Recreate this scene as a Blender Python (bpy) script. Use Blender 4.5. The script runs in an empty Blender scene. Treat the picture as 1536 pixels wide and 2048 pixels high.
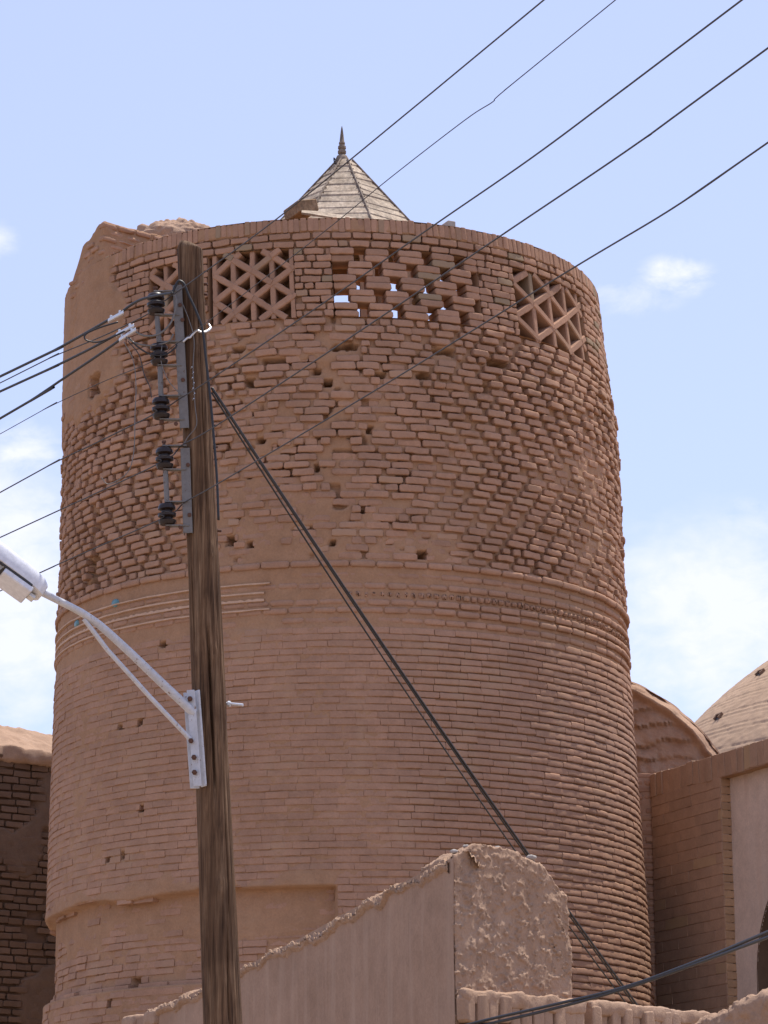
import bpy, math, random
import numpy as np
from mathutils import Vector, Matrix

random.seed(7)
rng = np.random.default_rng(7)
R_ = math.radians
scene = bpy.context.scene

# ------------------------------------------------------------------ camera
F_PX, PITCH, ROLL = 6200.0, R_(14.2), R_(-0.4)
CAM = np.array([0.0, 0.0, 1.6])
fw = np.array([0, math.cos(PITCH), math.sin(PITCH)])
r0 = np.array([1.0, 0, 0]); u0 = np.array([0, -math.sin(PITCH), math.cos(PITCH)])
rt = math.cos(ROLL) * r0 + math.sin(ROLL) * u0
up = -math.sin(ROLL) * r0 + math.cos(ROLL) * u0
cam_d = bpy.data.cameras.new("camera")
cam = bpy.data.objects.new("camera", cam_d); scene.collection.objects.link(cam)
cam_d.sensor_fit = 'VERTICAL'; cam_d.sensor_height = 36.0; cam_d.sensor_width = 27.0
cam_d.lens = 36.0 * F_PX / 2048.0
cam_d.clip_start = 0.1; cam_d.clip_end = 3000
cam.matrix_world = Matrix(((rt[0], up[0], -fw[0], CAM[0]), (rt[1], up[1], -fw[1], CAM[1]),
                           (rt[2], up[2], -fw[2], CAM[2]), (0, 0, 0, 1)))
scene.camera = cam

# ------------------------------------------------------------------ light
SUN_EL, SUN_AZ = R_(70), R_(48)          # azimuth from +Y (away from the camera) towards +X
sd = Vector((math.cos(SUN_EL) * math.sin(SUN_AZ), math.cos(SUN_EL) * math.cos(SUN_AZ), math.sin(SUN_EL)))
sun_d = bpy.data.lights.new("sun", 'SUN'); sun_d.energy = 3.6; sun_d.angle = R_(0.5); sun_d.color = (1.0, 0.95, 0.87)
sun = bpy.data.objects.new("sun", sun_d); scene.collection.objects.link(sun)
sun.location = (20, 20, 60); sun.rotation_euler = sd.to_track_quat('Z', 'Y').to_euler()
SKY_STRENGTH = 0.125
scene.view_settings.view_transform = 'Standard'; scene.view_settings.look = 'None'
scene.view_settings.exposure = 0.66; scene.view_settings.gamma = 1.0

def pix(px, py):
    return fw * F_PX + rt * (px - 768.0) + up * (1024.0 - py)
def at(px, py, Y):
    d = pix(px, py); return CAM + d * (Y / d[1])
def on_plane(px, py, p0, dirxy):
    n = np.array([dirxy[1], -dirxy[0], 0.0]); d = pix(px, py)
    return CAM + d * (np.dot(n, np.asarray(p0) - CAM) / np.dot(n, d))

world = bpy.data.worlds.new("World"); scene.world = world; world.use_nodes = True
wt = world.node_tree; wt.nodes.clear()
def wn(t, **k):
    n = wt.nodes.new(t)
    for a, b in k.items(): setattr(n, a, b)
    return n
w_out = wn('ShaderNodeOutputWorld'); w_bg = wn('ShaderNodeBackground'); w_bg.inputs[1].default_value = SKY_STRENGTH
sky = wn('ShaderNodeTexSky'); sky.sky_type = 'NISHITA'; sky.sun_disc = False
sky.sun_elevation = SUN_EL; sky.sun_rotation = SUN_AZ
sky.altitude = 1000; sky.air_density = 1.0; sky.dust_density = 1.6; sky.ozone_density = 1.2
w_tc = wn('ShaderNodeTexCoord')
def wmath(op, a, b=None, clamp=False):
    n = wn('ShaderNodeMath', operation=op); n.use_clamp = clamp
    for i, v in enumerate((a, b)):
        if v is None: continue
        if isinstance(v, (int, float)): n.inputs[i].default_value = v
        else: wt.links.new(v, n.inputs[i])
    return n.outputs[0]
def unit(px, py):
    d = pix(px, py); return d / np.linalg.norm(d)
def w_noise(scale, detail, stretch):
    mp = wn('ShaderNodeMapping'); mp.inputs['Scale'].default_value = stretch
    wt.links.new(w_tc.outputs['Generated'], mp.inputs['Vector'])
    nz = wn('ShaderNodeTexNoise'); nz.inputs['Scale'].default_value = scale; nz.inputs['Detail'].default_value = detail
    nz.inputs['Roughness'].default_value = 0.6; nz.inputs['Distortion'].default_value = 0.3
    wt.links.new(mp.outputs[0], nz.inputs['Vector']); return nz.outputs[0]
n_fine = w_noise(60, 8, (1, 1, 1.7)); n_big = w_noise(16, 5, (1, 1, 1.6))
cloud = None
# drifting fair-weather clouds: centre, half width, half height (radians), opacity
for px, py, hw, hh, op in ((1352, 552, 95, 52, .95), (1260, 592, 130, 48, .55), (-10, 482, 60, 48, .6),
                           (1440, 1260, 330, 290, .95), (1500, 1050, 130, 70, .5), (20, 1180, 230, 400, 1.0),
                           (40, 900, 110, 75, .8), (1300, 1130, 150, 60, .6)):
    c = unit(px, py); e_r = np.cross(fw, [0, 0, 1.0]); e_r /= np.linalg.norm(e_r); e_u = np.cross(e_r, c)
    def comp(axis, half):
        d = wn('ShaderNodeVectorMath', operation='SUBTRACT'); wt.links.new(w_tc.outputs['Generated'], d.inputs[0]); d.inputs[1].default_value = c
        p = wn('ShaderNodeVectorMath', operation='DOT_PRODUCT'); wt.links.new(d.outputs[0], p.inputs[0]); p.inputs[1].default_value = axis
        return wmath('POWER', wmath('ABSOLUTE', wmath('DIVIDE', p.outputs['Value'], half / F_PX)), 2.0)
    q = wmath('ADD', comp(e_r, hw), comp(e_u, hh))
    fall = wmath('SUBTRACT', 1.0, wmath('SQRT', q), True)
    m = wmath('ADD', wmath('MULTIPLY', fall, 1.1 if hw < 140 else 1.25), wmath('MULTIPLY', wmath('SUBTRACT', n_fine, 0.5), 3.2 if hw < 140 else 1.8))
    if hw >= 140: m = wmath('ADD', m, wmath('MULTIPLY', wmath('SUBTRACT', n_big, 0.5), 1.2))
    m = wmath('MULTIPLY', wmath('MULTIPLY', m, wmath('MULTIPLY', fall, 2.2, True)), op, True)
    cloud = m if cloud is None else wmath('MAXIMUM', cloud, m)
w_mix = wn('ShaderNodeMixRGB'); wt.links.new(cloud, w_mix.inputs[0])
w_sat = wn('ShaderNodeMixRGB'); w_sat.inputs[0].default_value = 0.50      # thin high haze veil over the whole sky
wt.links.new(sky.outputs[0], w_sat.inputs[1]); w_sat.inputs[2].default_value = (3.95, 4.2, 6.6, 1)
wt.links.new(w_sat.outputs[0], w_mix.inputs[1]); w_mix.inputs[2].default_value = (4.85, 5.05, 6.2, 1)
wt.links.new(w_mix.outputs[0], w_bg.inputs[0]); wt.links.new(w_bg.outputs[0], w_out.inputs[0])

# ------------------------------------------------------------------ numpy noise
def _h(i, j, k):
    n = (i.astype(np.int64) * 374761393 + j.astype(np.int64) * 668265263 + k.astype(np.int64) * 2147483647 + 1013) & 0xFFFFFFFF
    n = ((n ^ (n >> 13)) * 1274126177) & 0xFFFFFFFF
    n = ((n ^ (n >> 16)) * 2246822519) & 0xFFFFFFFF
    return ((n ^ (n >> 15)) & 0xFFFF) / 65535.0
def vnoise(x, y, z=None):
    x = np.asarray(x, float); y = np.asarray(y, float) + 0 * x
    z = np.zeros_like(x) if z is None else np.asarray(z, float) + 0 * x
    xi, yi, zi = np.floor(x), np.floor(y), np.floor(z)
    a, b, c = x - xi, y - yi, z - zi
    a = a * a * (3 - 2 * a); b = b * b * (3 - 2 * b); c = c * c * (3 - 2 * c)
    xi, yi, zi = xi.astype(int), yi.astype(int), zi.astype(int)
    def L(p, q, t): return p + (q - p) * t
    v = [[[_h(xi + i, yi + j, zi + k) for k in (0, 1)] for j in (0, 1)] for i in (0, 1)]
    return 2 * L(L(L(v[0][0][0], v[1][0][0], a), L(v[0][1][0], v[1][1][0], a), b),
                 L(L(v[0][0][1], v[1][0][1], a), L(v[0][1][1], v[1][1][1], a), b), c) - 1
def fbm(x, y, z=None, o=4, g=0.5):
    s = 0; w = 1
    x = np.asarray(x, float); y = np.asarray(y, float); z = None if z is None else np.asarray(z, float)
    for k in range(o):
        s = s + w * vnoise(x + 17.3 * k, y + 5.1 * k, None if z is None else z + 9.7 * k)
        x = x * 2.03; y = y * 2.03; z = None if z is None else z * 2.03; w *= g
    return s
def sstep(a, b, x):
    t = np.clip((np.asarray(x, float) - a) / (b - a), 0, 1); return t * t * (3 - 2 * t)

# ------------------------------------------------------------------ object helpers
def empty(name, loc=(0, 0, 0)):
    o = bpy.data.objects.new(name, None); scene.collection.objects.link(o); o.location = loc
    o.empty_display_size = 0.2; return o
def tag(o, label=None, cat=None, group=None, kind=None):
    if label: o['label'] = label
    if cat: o['category'] = cat
    if group: o['group'] = group
    if kind or label: o['kind'] = kind or 'thing'
    return o
def link(name, me, mat, parent=None):
    o = bpy.data.objects.new(name, me); scene.collection.objects.link(o)
    if mat is not None: me.materials.append(mat)
    if parent is not None:
        o.parent = parent
        o.matrix_parent_inverse = Matrix.Translation(-Vector(parent.location))
    return o
def mesh_q(name, V, Q, mat, parent=None, smooth=True, T=None):
    """mesh from a numpy vertex array, a quad array and optionally a triangle array"""
    V = np.asarray(V, np.float32).reshape(-1, 3); Q = np.asarray(Q, np.int32).reshape(-1, 4)
    T = np.zeros((0, 3), np.int32) if T is None else np.asarray(T, np.int32).reshape(-1, 3)
    me = bpy.data.meshes.new(name)
    me.vertices.add(len(V)); me.vertices.foreach_set('co', V.ravel())
    me.loops.add(Q.size + T.size); me.loops.foreach_set('vertex_index', np.concatenate([Q.ravel(), T.ravel()]))
    n = len(Q) + len(T); me.polygons.add(n)
    tot = np.concatenate([np.full(len(Q), 4), np.full(len(T), 3)]).astype(np.int32)
    st = np.concatenate([[0], np.cumsum(tot)[:-1]]).astype(np.int32)
    me.polygons.foreach_set('loop_start', st)
    me.polygons.foreach_set('use_smooth', np.full(n, smooth))
    me.update(calc_edges=True); me.validate()
    return link(name, me, mat, parent)
class MB:
    """collects pieces of ONE mesh"""
    def __init__(s): s.V = []; s.F = []
    def add(s, V, F):
        b = len(s.V); s.V += [tuple(map(float, v)) for v in V]; s.F += [tuple(i + b for i in f) for f in F]
    def box(s, c, ax, ay, az, half, ch=0.0):
        c = np.asarray(c, float); A = [np.asarray(a, float) / np.linalg.norm(a) * h for a, h in zip((ax, ay, az), half)]
        if ch <= 0:
            V = [c + i * A[0] + j * A[1] + k * A[2] for i in (-1, 1) for j in (-1, 1) for k in (-1, 1)]
            s.add(V, [(0, 1, 3, 2), (4, 6, 7, 5), (0, 4, 5, 1), (2, 3, 7, 6), (0, 2, 6, 4), (1, 5, 7, 3)]); return
        f = [1 - ch / h for h in half]; V = []; idx = {}
        for i in (-1, 1):
            for j in (-1, 1):
                for k in (-1, 1):
                    for m, w in enumerate(((1, f[1], f[2]), (f[0], 1, f[2]), (f[0], f[1], 1))):
                        idx[(i, j, k, m)] = len(V); V.append(c + i * w[0] * A[0] + j * w[1] * A[1] + k * w[2] * A[2])
        Fc = []
        for i in (-1, 1):
            Fc.append([idx[(i, j, k, 0)] for j, k in ((-1, -1), (1, -1), (1, 1), (-1, 1))])
            Fc.append([idx[(j, i, k, 1)] for j, k in ((-1, -1), (1, -1), (1, 1), (-1, 1))])
            Fc.append([idx[(j, k, i, 2)] for j, k in ((-1, -1), (1, -1), (1, 1), (-1, 1))])
        for a in (-1, 1):
            for b in (-1, 1):
                Fc.append([idx[(a, b, -1, 0)], idx[(a, b, 1, 0)], idx[(a, b, 1, 1)], idx[(a, b, -1, 1)]])
                Fc.append([idx[(a, -1, b, 0)], idx[(a, 1, b, 0)], idx[(a, 1, b, 2)], idx[(a, -1, b, 2)]])
                Fc.append([idx[(-1, a, b, 1)], idx[(1, a, b, 1)], idx[(1, a, b, 2)], idx[(-1, a, b, 2)]])
                for d in (-1, 1): Fc.append([idx[(a, b, d, 0)], idx[(a, b, d, 1)], idx[(a, b, d, 2)]])
        s.add(V, Fc)
    def tube(s, pts, rad, n=8, cap=True):
        P = np.asarray(pts, float); m = len(P); rad = np.full(m, rad) if np.isscalar(rad) else np.asarray(rad)
        T = np.gradient(P, axis=0); T /= np.linalg.norm(T, axis=1)[:, None] + 1e-12
        ref = np.array([0, 0, 1.0]) if abs(T[0][2]) < 0.9 else np.array([1.0, 0, 0])
        V = []; Fc = []
        nrm = np.cross(T[0], ref); nrm /= np.linalg.norm(nrm)
        for i in range(m):
            nrm = nrm - T[i] * np.dot(nrm, T[i]); nrm /= np.linalg.norm(nrm); b = np.cross(T[i], nrm)
            for k in range(n):
                a = 2 * math.pi * k / n; V.append(P[i] + rad[i] * (math.cos(a) * nrm + math.sin(a) * b))
        for i in range(m - 1):
            for k in range(n):
                Fc.append((i * n + k, i * n + (k + 1) % n, (i + 1) * n + (k + 1) % n, (i + 1) * n + k))
        if cap: Fc.append(tuple(range(n - 1, -1, -1))); Fc.append(tuple(range((m - 1) * n, m * n)))
        s.add(V, Fc)
    def lathe(s, c, prof, n=24, axis=(0, 0, 1)):
        c = np.asarray(c, float); a = np.asarray(axis, float); a /= np.linalg.norm(a)
        x = np.cross(a, [0, 1.0, 0.1]); x /= np.linalg.norm(x); y = np.cross(a, x)
        V = []; Fc = []
        for r, h in prof:
            for k in range(n):
                t = 2 * math.pi * k / n; V.append(c + a * h + r * (math.cos(t) * x + math.sin(t) * y))
        m = len(prof)
        for i in range(m - 1):
            for k in range(n): Fc.append((i * n + k, i * n + (k + 1) % n, (i + 1) * n + (k + 1) % n, (i + 1) * n + k))
        Fc.append(tuple(range(n - 1, -1, -1))); Fc.append(tuple(range((m - 1) * n, m * n)))
        s.add(V, Fc)
    def build(s, name, mat, parent=None, smooth=False, angle=None):
        me = bpy.data.meshes.new(name); me.from_pydata(s.V, [], s.F); me.update()
        if smooth:
            me.polygons.foreach_set('use_smooth', np.full(len(me.polygons), True))
            if angle: me.set_sharp_from_angle(angle=R_(angle))
        return link(name, me, mat, parent)
def spline(P, n=10):
    P = np.asarray(P, float); out = []
    E = np.vstack([2 * P[0] - P[1], P, 2 * P[-1] - P[-2]])
    for i in range(1, len(E) - 2):
        a, b, c, d = E[i - 1], E[i], E[i + 1], E[i + 2]
        for t in np.linspace(0, 1, n, endpoint=False):
            out.append(0.5 * (2 * b + (c - a) * t + (2 * a - 5 * b + 4 * c - d) * t * t + (3 * b - a - 3 * c + d) * t ** 3))
    out.append(P[-1]); return np.array(out)
def grid_q(nu, nv, base=0):
    i, j = np.meshgrid(np.arange(nu - 1), np.arange(nv - 1), indexing='ij')
    a = base + i * nv + j
    return np.stack([a, a + nv, a + nv + 1, a + 1], -1).reshape(-1, 4)

# ------------------------------------------------------------------ materials
def new_mat(name):
    m = bpy.data.materials.new(name); m.use_nodes = True; t = m.node_tree
    return m, t, t.nodes['Principled BSDF']
def nd(t, typ, **k):
    n = t.nodes.new(typ)
    for a, b in k.items(): setattr(n, a, b)
    return n
def tex(t, scale, detail=5, stretch=(1, 1, 1), rough=0.6, dist=0.0):
    g = nd(t, 'ShaderNodeNewGeometry'); mp = nd(t, 'ShaderNodeMapping'); mp.inputs['Scale'].default_value = stretch
    t.links.new(g.outputs['Position'], mp.inputs['Vector'])
    n = nd(t, 'ShaderNodeTexNoise'); n.inputs['Scale'].default_value = scale; n.inputs['Detail'].default_value = detail
    n.inputs['Roughness'].default_value = rough; n.inputs['Distortion'].default_value = dist
    t.links.new(mp.outputs[0], n.inputs['Vector']); return n.outputs[0]
def ramp(t, src, stops):
    r = nd(t, 'ShaderNodeValToRGB'); e = r.color_ramp.elements
    while len(e) < len(stops): e.new(0.5)
    for q, (p, c) in zip(e, stops): q.position = p; q.color = (*c, 1)
    t.links.new(src, r.inputs[0]); return r.outputs[0]
def mixc(t, fac, a, b, mode='MIX'):
    n = nd(t, 'ShaderNodeMixRGB', blend_type=mode)
    for i, v in ((0, fac), (1, a), (2, b)):
        if isinstance(v, (int, float)): n.inputs[i].default_value = v
        elif isinstance(v, tuple): n.inputs[i].default_value = (*v, 1)
        else: t.links.new(v, n.inputs[i])
    return n.outputs[0]
def bump(t, bsdf, src, strength, dist):
    b = nd(t, 'ShaderNodeBump'); b.inputs['Strength'].default_value = strength; b.inputs['Distance'].default_value = dist
    t.links.new(src, b.inputs['Height']); t.links.new(b.outputs[0], bsdf.inputs['Normal'])
def earth(name, c1, c2, pale=None, pale_amt=0.0, island=0.0, odd=None, rough=0.95, bs=0.5, bd=0.006, streak=None, fine=45, odd_at=0.93):
    """mud, brick and plaster: two tones in clouds, fine grain, optional per-brick tint and vertical wash streaks"""
    m, t, b = new_mat(name)
    n1 = tex(t, 0.9, 6); n2 = tex(t, 7, 6, rough=0.7); n3 = tex(t, fine, 6, rough=0.75)
    c = ramp(t, n1, [(0.3, c1), (0.7, c2)])
    g = ramp(t, n2, [(0.25, (0.86, 0.86, 0.86)), (0.75, (1.12, 1.12, 1.12))])
    c = mixc(t, 1.0, c, g, 'MULTIPLY')
    g = ramp(t, n3, [(0.25, (0.84, 0.84, 0.84)), (0.75, (1.14, 1.13, 1.12))])
    c = mixc(t, 1.0, c, g, 'MULTIPLY')
    if island:
        geo = nd(t, 'ShaderNodeNewGeometry'); ri = geo.outputs['Random Per Island']
        lo, hi = 1 - island, 1 + island
        c = mixc(t, 1.0, c, ramp(t, ri, [(0, (lo, lo, lo)), (1, (hi, hi * 0.985, hi * 0.97))]), 'MULTIPLY')
        if odd:
            mul = nd(t, 'ShaderNodeMath', operation='FRACT'); mm = nd(t, 'ShaderNodeMath', operation='MULTIPLY')
            t.links.new(ri, mm.inputs[0]); mm.inputs[1].default_value = 37.3; t.links.new(mm.outputs[0], mul.inputs[0])
            c = mixc(t, ramp(t, mul.outputs[0], [(odd_at, (0, 0, 0)), (min(odd_at + .05, 1), (0.7, 0.7, 0.7))]), c, odd)
    if pale:
        c = mixc(t, ramp(t, tex(t, 1.7, 7, rough=0.7), [(0.52, (0, 0, 0)), (0.68, (pale_amt,) * 3)]), c, pale)
    if streak:
        c = mixc(t, ramp(t, tex(t, 9, 4, (1, 1, 0.06)), [(0.5, (0, 0, 0)), (0.70, (0.38,) * 3)]), c, streak)
    t.links.new(c, b.inputs['Base Color']); b.inputs['Roughness'].default_value = rough
    b.inputs['Specular IOR Level'].default_value = 0.15
    mix = nd(t, 'ShaderNodeMath', operation='ADD'); t.links.new(n2, mix.inputs[0])
    ms = nd(t, 'ShaderNodeMath', operation='MULTIPLY'); t.links.new(n3, ms.inputs[0]); ms.inputs[1].default_value = 0.6
    t.links.new(ms.outputs[0], mix.inputs[1]); bump(t, b, mix.outputs[0], bs, bd)
    return m
B1, B2 = (0.326, 0.189, 0.120), (0.388, 0.229, 0.149)
M = {}
M['brick'] = earth('tower_brick', B1, B2, island=0.09, odd=(0.39, 0.245, 0.155), pale=(0.40, 0.255, 0.165), pale_amt=0.35)
M['brick_low'] = earth('washed_brick', B1, B2, island=0.07, pale=(0.39, 0.25, 0.155), pale_amt=0.5)
M['brick_top'] = earth('parapet_brick', B1, B2, island=0.12, odd=(0.25, 0.20, 0.125), odd_at=0.92)
M['mortar'] = earth('mud_mortar', (0.318, 0.183, 0.103), (0.375, 0.218, 0.126), pale=(0.40, 0.248, 0.143), pale_amt=0.4, bs=0.7)
M['mud'] = earth('straw_mud', (0.33, 0.212, 0.140), (0.39, 0.258, 0.175), pale=(0.45, 0.31, 0.22), pale_amt=0.5, bs=0.9, bd=0.012, fine=70)
M['plaster_mud'] = earth('smooth_mud_plaster', (0.30, 0.195, 0.132), (0.355, 0.236, 0.163), streak=(0.43, 0.31, 0.225), pale=(0.26, 0.165, 0.11), pale_amt=.5, bs=0.35, bd=0.004)
M['shade_mud'] = earth('shade_darkened_mud', (0.125, 0.078, 0.050), (0.165, 0.105, 0.068), bs=0.7)  # albedo darkened to stand in for shade from tall neighbours and inside the arch
M['shade_brick'] = earth('shade_darkened_brick', (0.13, 0.082, 0.053), (0.17, 0.108, 0.072), island=0.12, bs=0.6)  # house wall's shade put into the brick colour, as with its mud
M['rb_brick'] = earth('house_brick', (0.36, 0.236, 0.157), (0.41, 0.272, 0.182), island=0.06, odd=(0.43, 0.30, 0.165), odd_at=0.93)
M['rb_mud'] = earth('house_mortar', (0.36, 0.225, 0.152), (0.41, 0.26, 0.178))
M['yellow_brick'] = earth('reveal_brick', (0.34, 0.205, 0.12), (0.40, 0.255, 0.145), island=0.12)
M['white_plaster'] = earth('pale_plaster', (0.58, 0.465, 0.37), (0.64, 0.52, 0.42), streak=(0.52, 0.36, 0.26), bs=0.25, bd=0.003)
M['dome'] = earth('dome_brick', (0.385, 0.262, 0.170), (0.43, 0.295, 0.195), pale=(0.33, 0.22, 0.145), pale_amt=.5, bs=0.5)
M['vault'] = earth('vault_mud', (0.35, 0.218, 0.142), (0.41, 0.26, 0.172), pale=(0.45, 0.31, 0.21), pale_amt=0.5, bs=0.9, bd=0.015)
M['relief'] = earth('pale_relief_plaster', (0.47, 0.315, 0.215), (0.53, 0.36, 0.25), bs=0.3, bd=0.003)
M['ground'] = earth('dry_ground', (0.29, 0.215, 0.155), (0.34, 0.26, 0.19), bs=0.5)
M['stone'] = earth('grey_stone', (0.30, 0.27, 0.24), (0.42, 0.38, 0.34), island=0.2)

def wood(name, c_dark, c_mid, c_light, z_str=0.05, sc=26, island=0.0, stain=None, bs=0.6):
    m, t, b = new_mat(name)
    n1 = tex(t, sc, 6, (1, 1, z_str), rough=0.7, dist=0.6); n2 = tex(t, sc * 3.2, 4, (1, 1, z_str * 0.6)); n3 = tex(t, 2.2, 4)
    c = ramp(t, n1, [(0.3, c_dark), (0.5, c_mid), (0.72, c_light)])
    c = mixc(t, 1.0, c, ramp(t, n2, [(0.3, (0.6, 0.6, 0.6)), (0.65, (1.15, 1.13, 1.1))]), 'MULTIPLY')
    c = mixc(t, 1.0, c, ramp(t, n3, [(0.35, (0.7, 0.68, 0.66)), (0.65, (1.15, 1.15, 1.12))]), 'MULTIPLY')
    if island:
        g = nd(t, 'ShaderNodeNewGeometry')
        c = mixc(t, 1.0, c, ramp(t, g.outputs['Random Per Island'], [(0, (1 - island,) * 3), (1, (1 + island,) * 3)]), 'MULTIPLY')
    t.links.new(c, b.inputs['Base Color']); b.inputs['Roughness'].default_value = 0.85; b.inputs['Specular IOR Level'].default_value = 0.2
    bump(t, b, n1, bs, 0.006); return m
M['pole'] = wood('pole_wood', (0.040, 0.021, 0.012), (0.145, 0.083, 0.046), (0.27, 0.178, 0.108), 0.05, 30)
M['plank'] = wood('grey_planks', (0.28, 0.215, 0.155), (0.41, 0.33, 0.25), (0.50, 0.415, 0.325), 1.0, 9, island=0.14, bs=0.3)
M['beam'] = wood('old_beam', (0.20, 0.12, 0.06), (0.30, 0.19, 0.11), (0.38, 0.26, 0.16), 1.0, 9)
M['finial'] = wood('finial_wood', (0.16, 0.12, 0.09), (0.24, 0.19, 0.15), (0.32, 0.26, 0.21), 0.6, 12)
def plain(name, col, rough=0.5, metal=0.0, dirt=None, dirt_at=0.6, sc=30, spec=0.5):
    m, t, b = new_mat(name)
    n = tex(t, sc, 6, rough=0.7)
    c = ramp(t, n, [(0.3, tuple(x * 0.82 for x in col)), (0.7, tuple(min(1, x * 1.12) for x in col))])
    if dirt: c = mixc(t, ramp(t, tex(t, sc * 1.3, 5, rough=0.8), [(dirt_at, (0, 0, 0)), (dirt_at + 0.05, (1, 1, 1))]), c, dirt)
    t.links.new(c, b.inputs['Base Color']); b.inputs['Roughness'].default_value = rough; b.inputs['Metallic'].default_value = metal
    b.inputs['Specular IOR Level'].default_value = spec
    return m
M['white_paint'] = plain('white_paint', (0.50, 0.50, 0.51), 0.4, dirt=(0.20, 0.115, 0.07), dirt_at=0.60, sc=24)
M['lamp_shell'] = plain('lamp_shell', (0.64, 0.65, 0.68), 0.35, dirt=(0.45, 0.42, 0.38), dirt_at=0.70)
M['galv'] = plain('grey_steel', (0.17, 0.155, 0.14), 0.6, 0.2, dirt=(0.10, 0.06, 0.035), dirt_at=0.6)
M['clamp'] = plain('bright_metal', (0.62, 0.62, 0.62), 0.35, 0.5, sc=60)
M['cable'] = plain('black_cable', (0.022, 0.021, 0.022), 0.5, spec=0.4)
M['wire'] = plain('bare_wire', (0.048, 0.042, 0.040), 0.6, 0.2)
M['wire_grey'] = plain('grey_wire', (0.16, 0.145, 0.13), 0.5, 0.3)
M['porcelain'] = plain('brown_porcelain', (0.022, 0.013, 0.010), 0.42, sc=10, spec=0.35)
M['rust'] = plain('rusty_iron', (0.11, 0.05, 0.03), 0.8, 0.2)
M['trim_and_shade'] = plain('dark_trim_and_hole_shade', (0.03, 0.03, 0.032), 0.5)  # lamp trim colour, also painted as shade in the dome vents
M['tile'] = plain('turquoise_glaze', (0.10, 0.23, 0.245), 0.35, dirt=(0.38, 0.27, 0.2), dirt_at=0.6, sc=50)
M['hollow'] = plain('shadowed_mud', (0.20, 0.12, 0.075), 0.95, sc=12)
m, t, b = new_mat('lamp_glass'); b.inputs['Base Color'].default_value = (0.55, 0.53, 0.48, 1); b.inputs['Roughness'].default_value = 0.15
b.inputs['Transmission Weight'].default_value = 0.5; M['glass'] = m

# ------------------------------------------------------------------ generic builders
def relief_bricks(name, S, U, Z, L, H, prot, mat, parent=None, rnd=0.016, back=0.09, amp=0.004, tilt=0.0, slope=0.0, endr=1.0):
    """every brick a rounded, slightly worn block with its face on the surface S(u, z, off); all are the pattern of one wall"""
    U, Z, L, H, prot = (np.asarray(a, float) for a in (U, Z, L, H, prot)); n = len(U)
    rnd = np.minimum(rnd * (0.75 + 0.5 * rng.random(n)), 0.45 * np.minimum(L, H))
    fx = [(-1, 0), (-1, .25), (-1, 1), (-.4, 0), (.0, 0), (.4, 0), (1, 1), (1, .25), (1, 0)]
    fz = [(-1, 0), (-1, .25), (-1, 1), (1, 1), (1, .25), (1, 0)]
    X = np.stack([s * L / 2 - np.sign(s) * k * rnd * endr for s, k in fx], 1); Y = np.stack([s * H / 2 - np.sign(s) * k * rnd for s, k in fz], 1)
    qx = np.stack([np.full(n, (1 - k) * endr ** .5 if abs(s) == 1 else 0.0) for s, k in fx], 1); qz = np.stack([np.full(n, 1 - k) for s, k in fz], 1)
    q = np.sqrt(np.minimum(1, qx[:, :, None] ** 2 + qz[:, None, :] ** 2))
    drop = rnd[:, None, None] * (1 - np.sqrt(np.maximum(0, 1 - q ** 2)))
    corner = np.clip(qx[:, :, None] * qz[:, None, :], 0, 1)
    x = X[:, :, None] * (1 - 0.10 * corner * endr) + 0 * Y[:, None, :]; z = Y[:, None, :] * (1 - 0.18 * corner) + 0 * X[:, :, None]
    tl = (rng.random(n) - 0.5) * tilt; sl = slope * (0.6 + 0.8 * rng.random(n))
    xx = x - tl[:, None, None] * z; zz = z + tl[:, None, None] * x
    u = U[:, None, None] + xx; w = Z[:, None, None] + zz
    sd_ = rng.random(n)[:, None, None] * 100
    ndisp = amp * (fbm(u * 17 + sd_, w * 26, o=2) * 1.0 + 0.6 * vnoise(u * 50, w * 60 + sd_))
    du = amp * 1.2 * vnoise(u * 20 + sd_, w * 20 + 40); dw = amp * 1.0 * vnoise(u * 14 + 90, w * 30 + sd_)
    off = prot[:, None, None] - drop + ndisp + sl[:, None, None] * z
    P = S((u + du).ravel(), (w + dw).ravel(), off.ravel()).reshape(n, 54, 3)
    a, b_ = len(fx), len(fz)
    ring = [i * b_ for i in range(a)] + [(a - 1) * b_ + j for j in range(1, b_)] + [i * b_ + b_ - 1 for i in range(a - 2, -1, -1)] + [j for j in range(b_ - 2, 0, -1)]
    ring = np.array(ring); bk = np.full(n, back)[:, None] if np.isscalar(back) else np.asarray(back)[:, None]
    Ub = (u + du).reshape(n, 54)[:, ring]; Zb = (w + dw).reshape(n, 54)[:, ring]
    Pb = S(Ub.ravel(), Zb.ravel(), (prot[:, None] - bk + 0 * Ub).ravel()).reshape(n, len(ring), 3)
    V = np.concatenate([P, Pb], 1); nv = V.shape[1]
    q1 = grid_q(a, b_); k = np.arange(len(ring)); k2 = (k + 1) % len(ring)
    q2 = np.stack([ring[k2], ring[k], 54 + k, 54 + k2], 1)
    q = np.concatenate([q1, q2]); Q = (q[None] + (np.arange(n) * nv)[:, None, None]).reshape(-1, 4)
    o = mesh_q(name, V.reshape(-1, 3), Q, mat, parent)
    w = o.modifiers.new('flat_faces', 'WEIGHTED_NORMAL'); w.mode = 'FACE_AREA'; w.weight = 60      # brick faces stay flat, only the arrises turn
    return o
def surf_grid(name, S, us, zs, off, mat, parent=None, drop=None):
    U, Z = np.meshgrid(us, zs, indexing='ij'); V = S(U.ravel(), Z.ravel(), off(U, Z).ravel())
    Q = grid_q(len(us), len(zs))
    if drop is not None:
        uc = (U[:-1, :-1] + U[1:, 1:]) / 2; zc = (Z[:-1, :-1] + Z[1:, 1:]) / 2
        Q = Q[~drop(uc, zc).ravel()]
    return mesh_q(name, V, Q, mat, parent)
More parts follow.
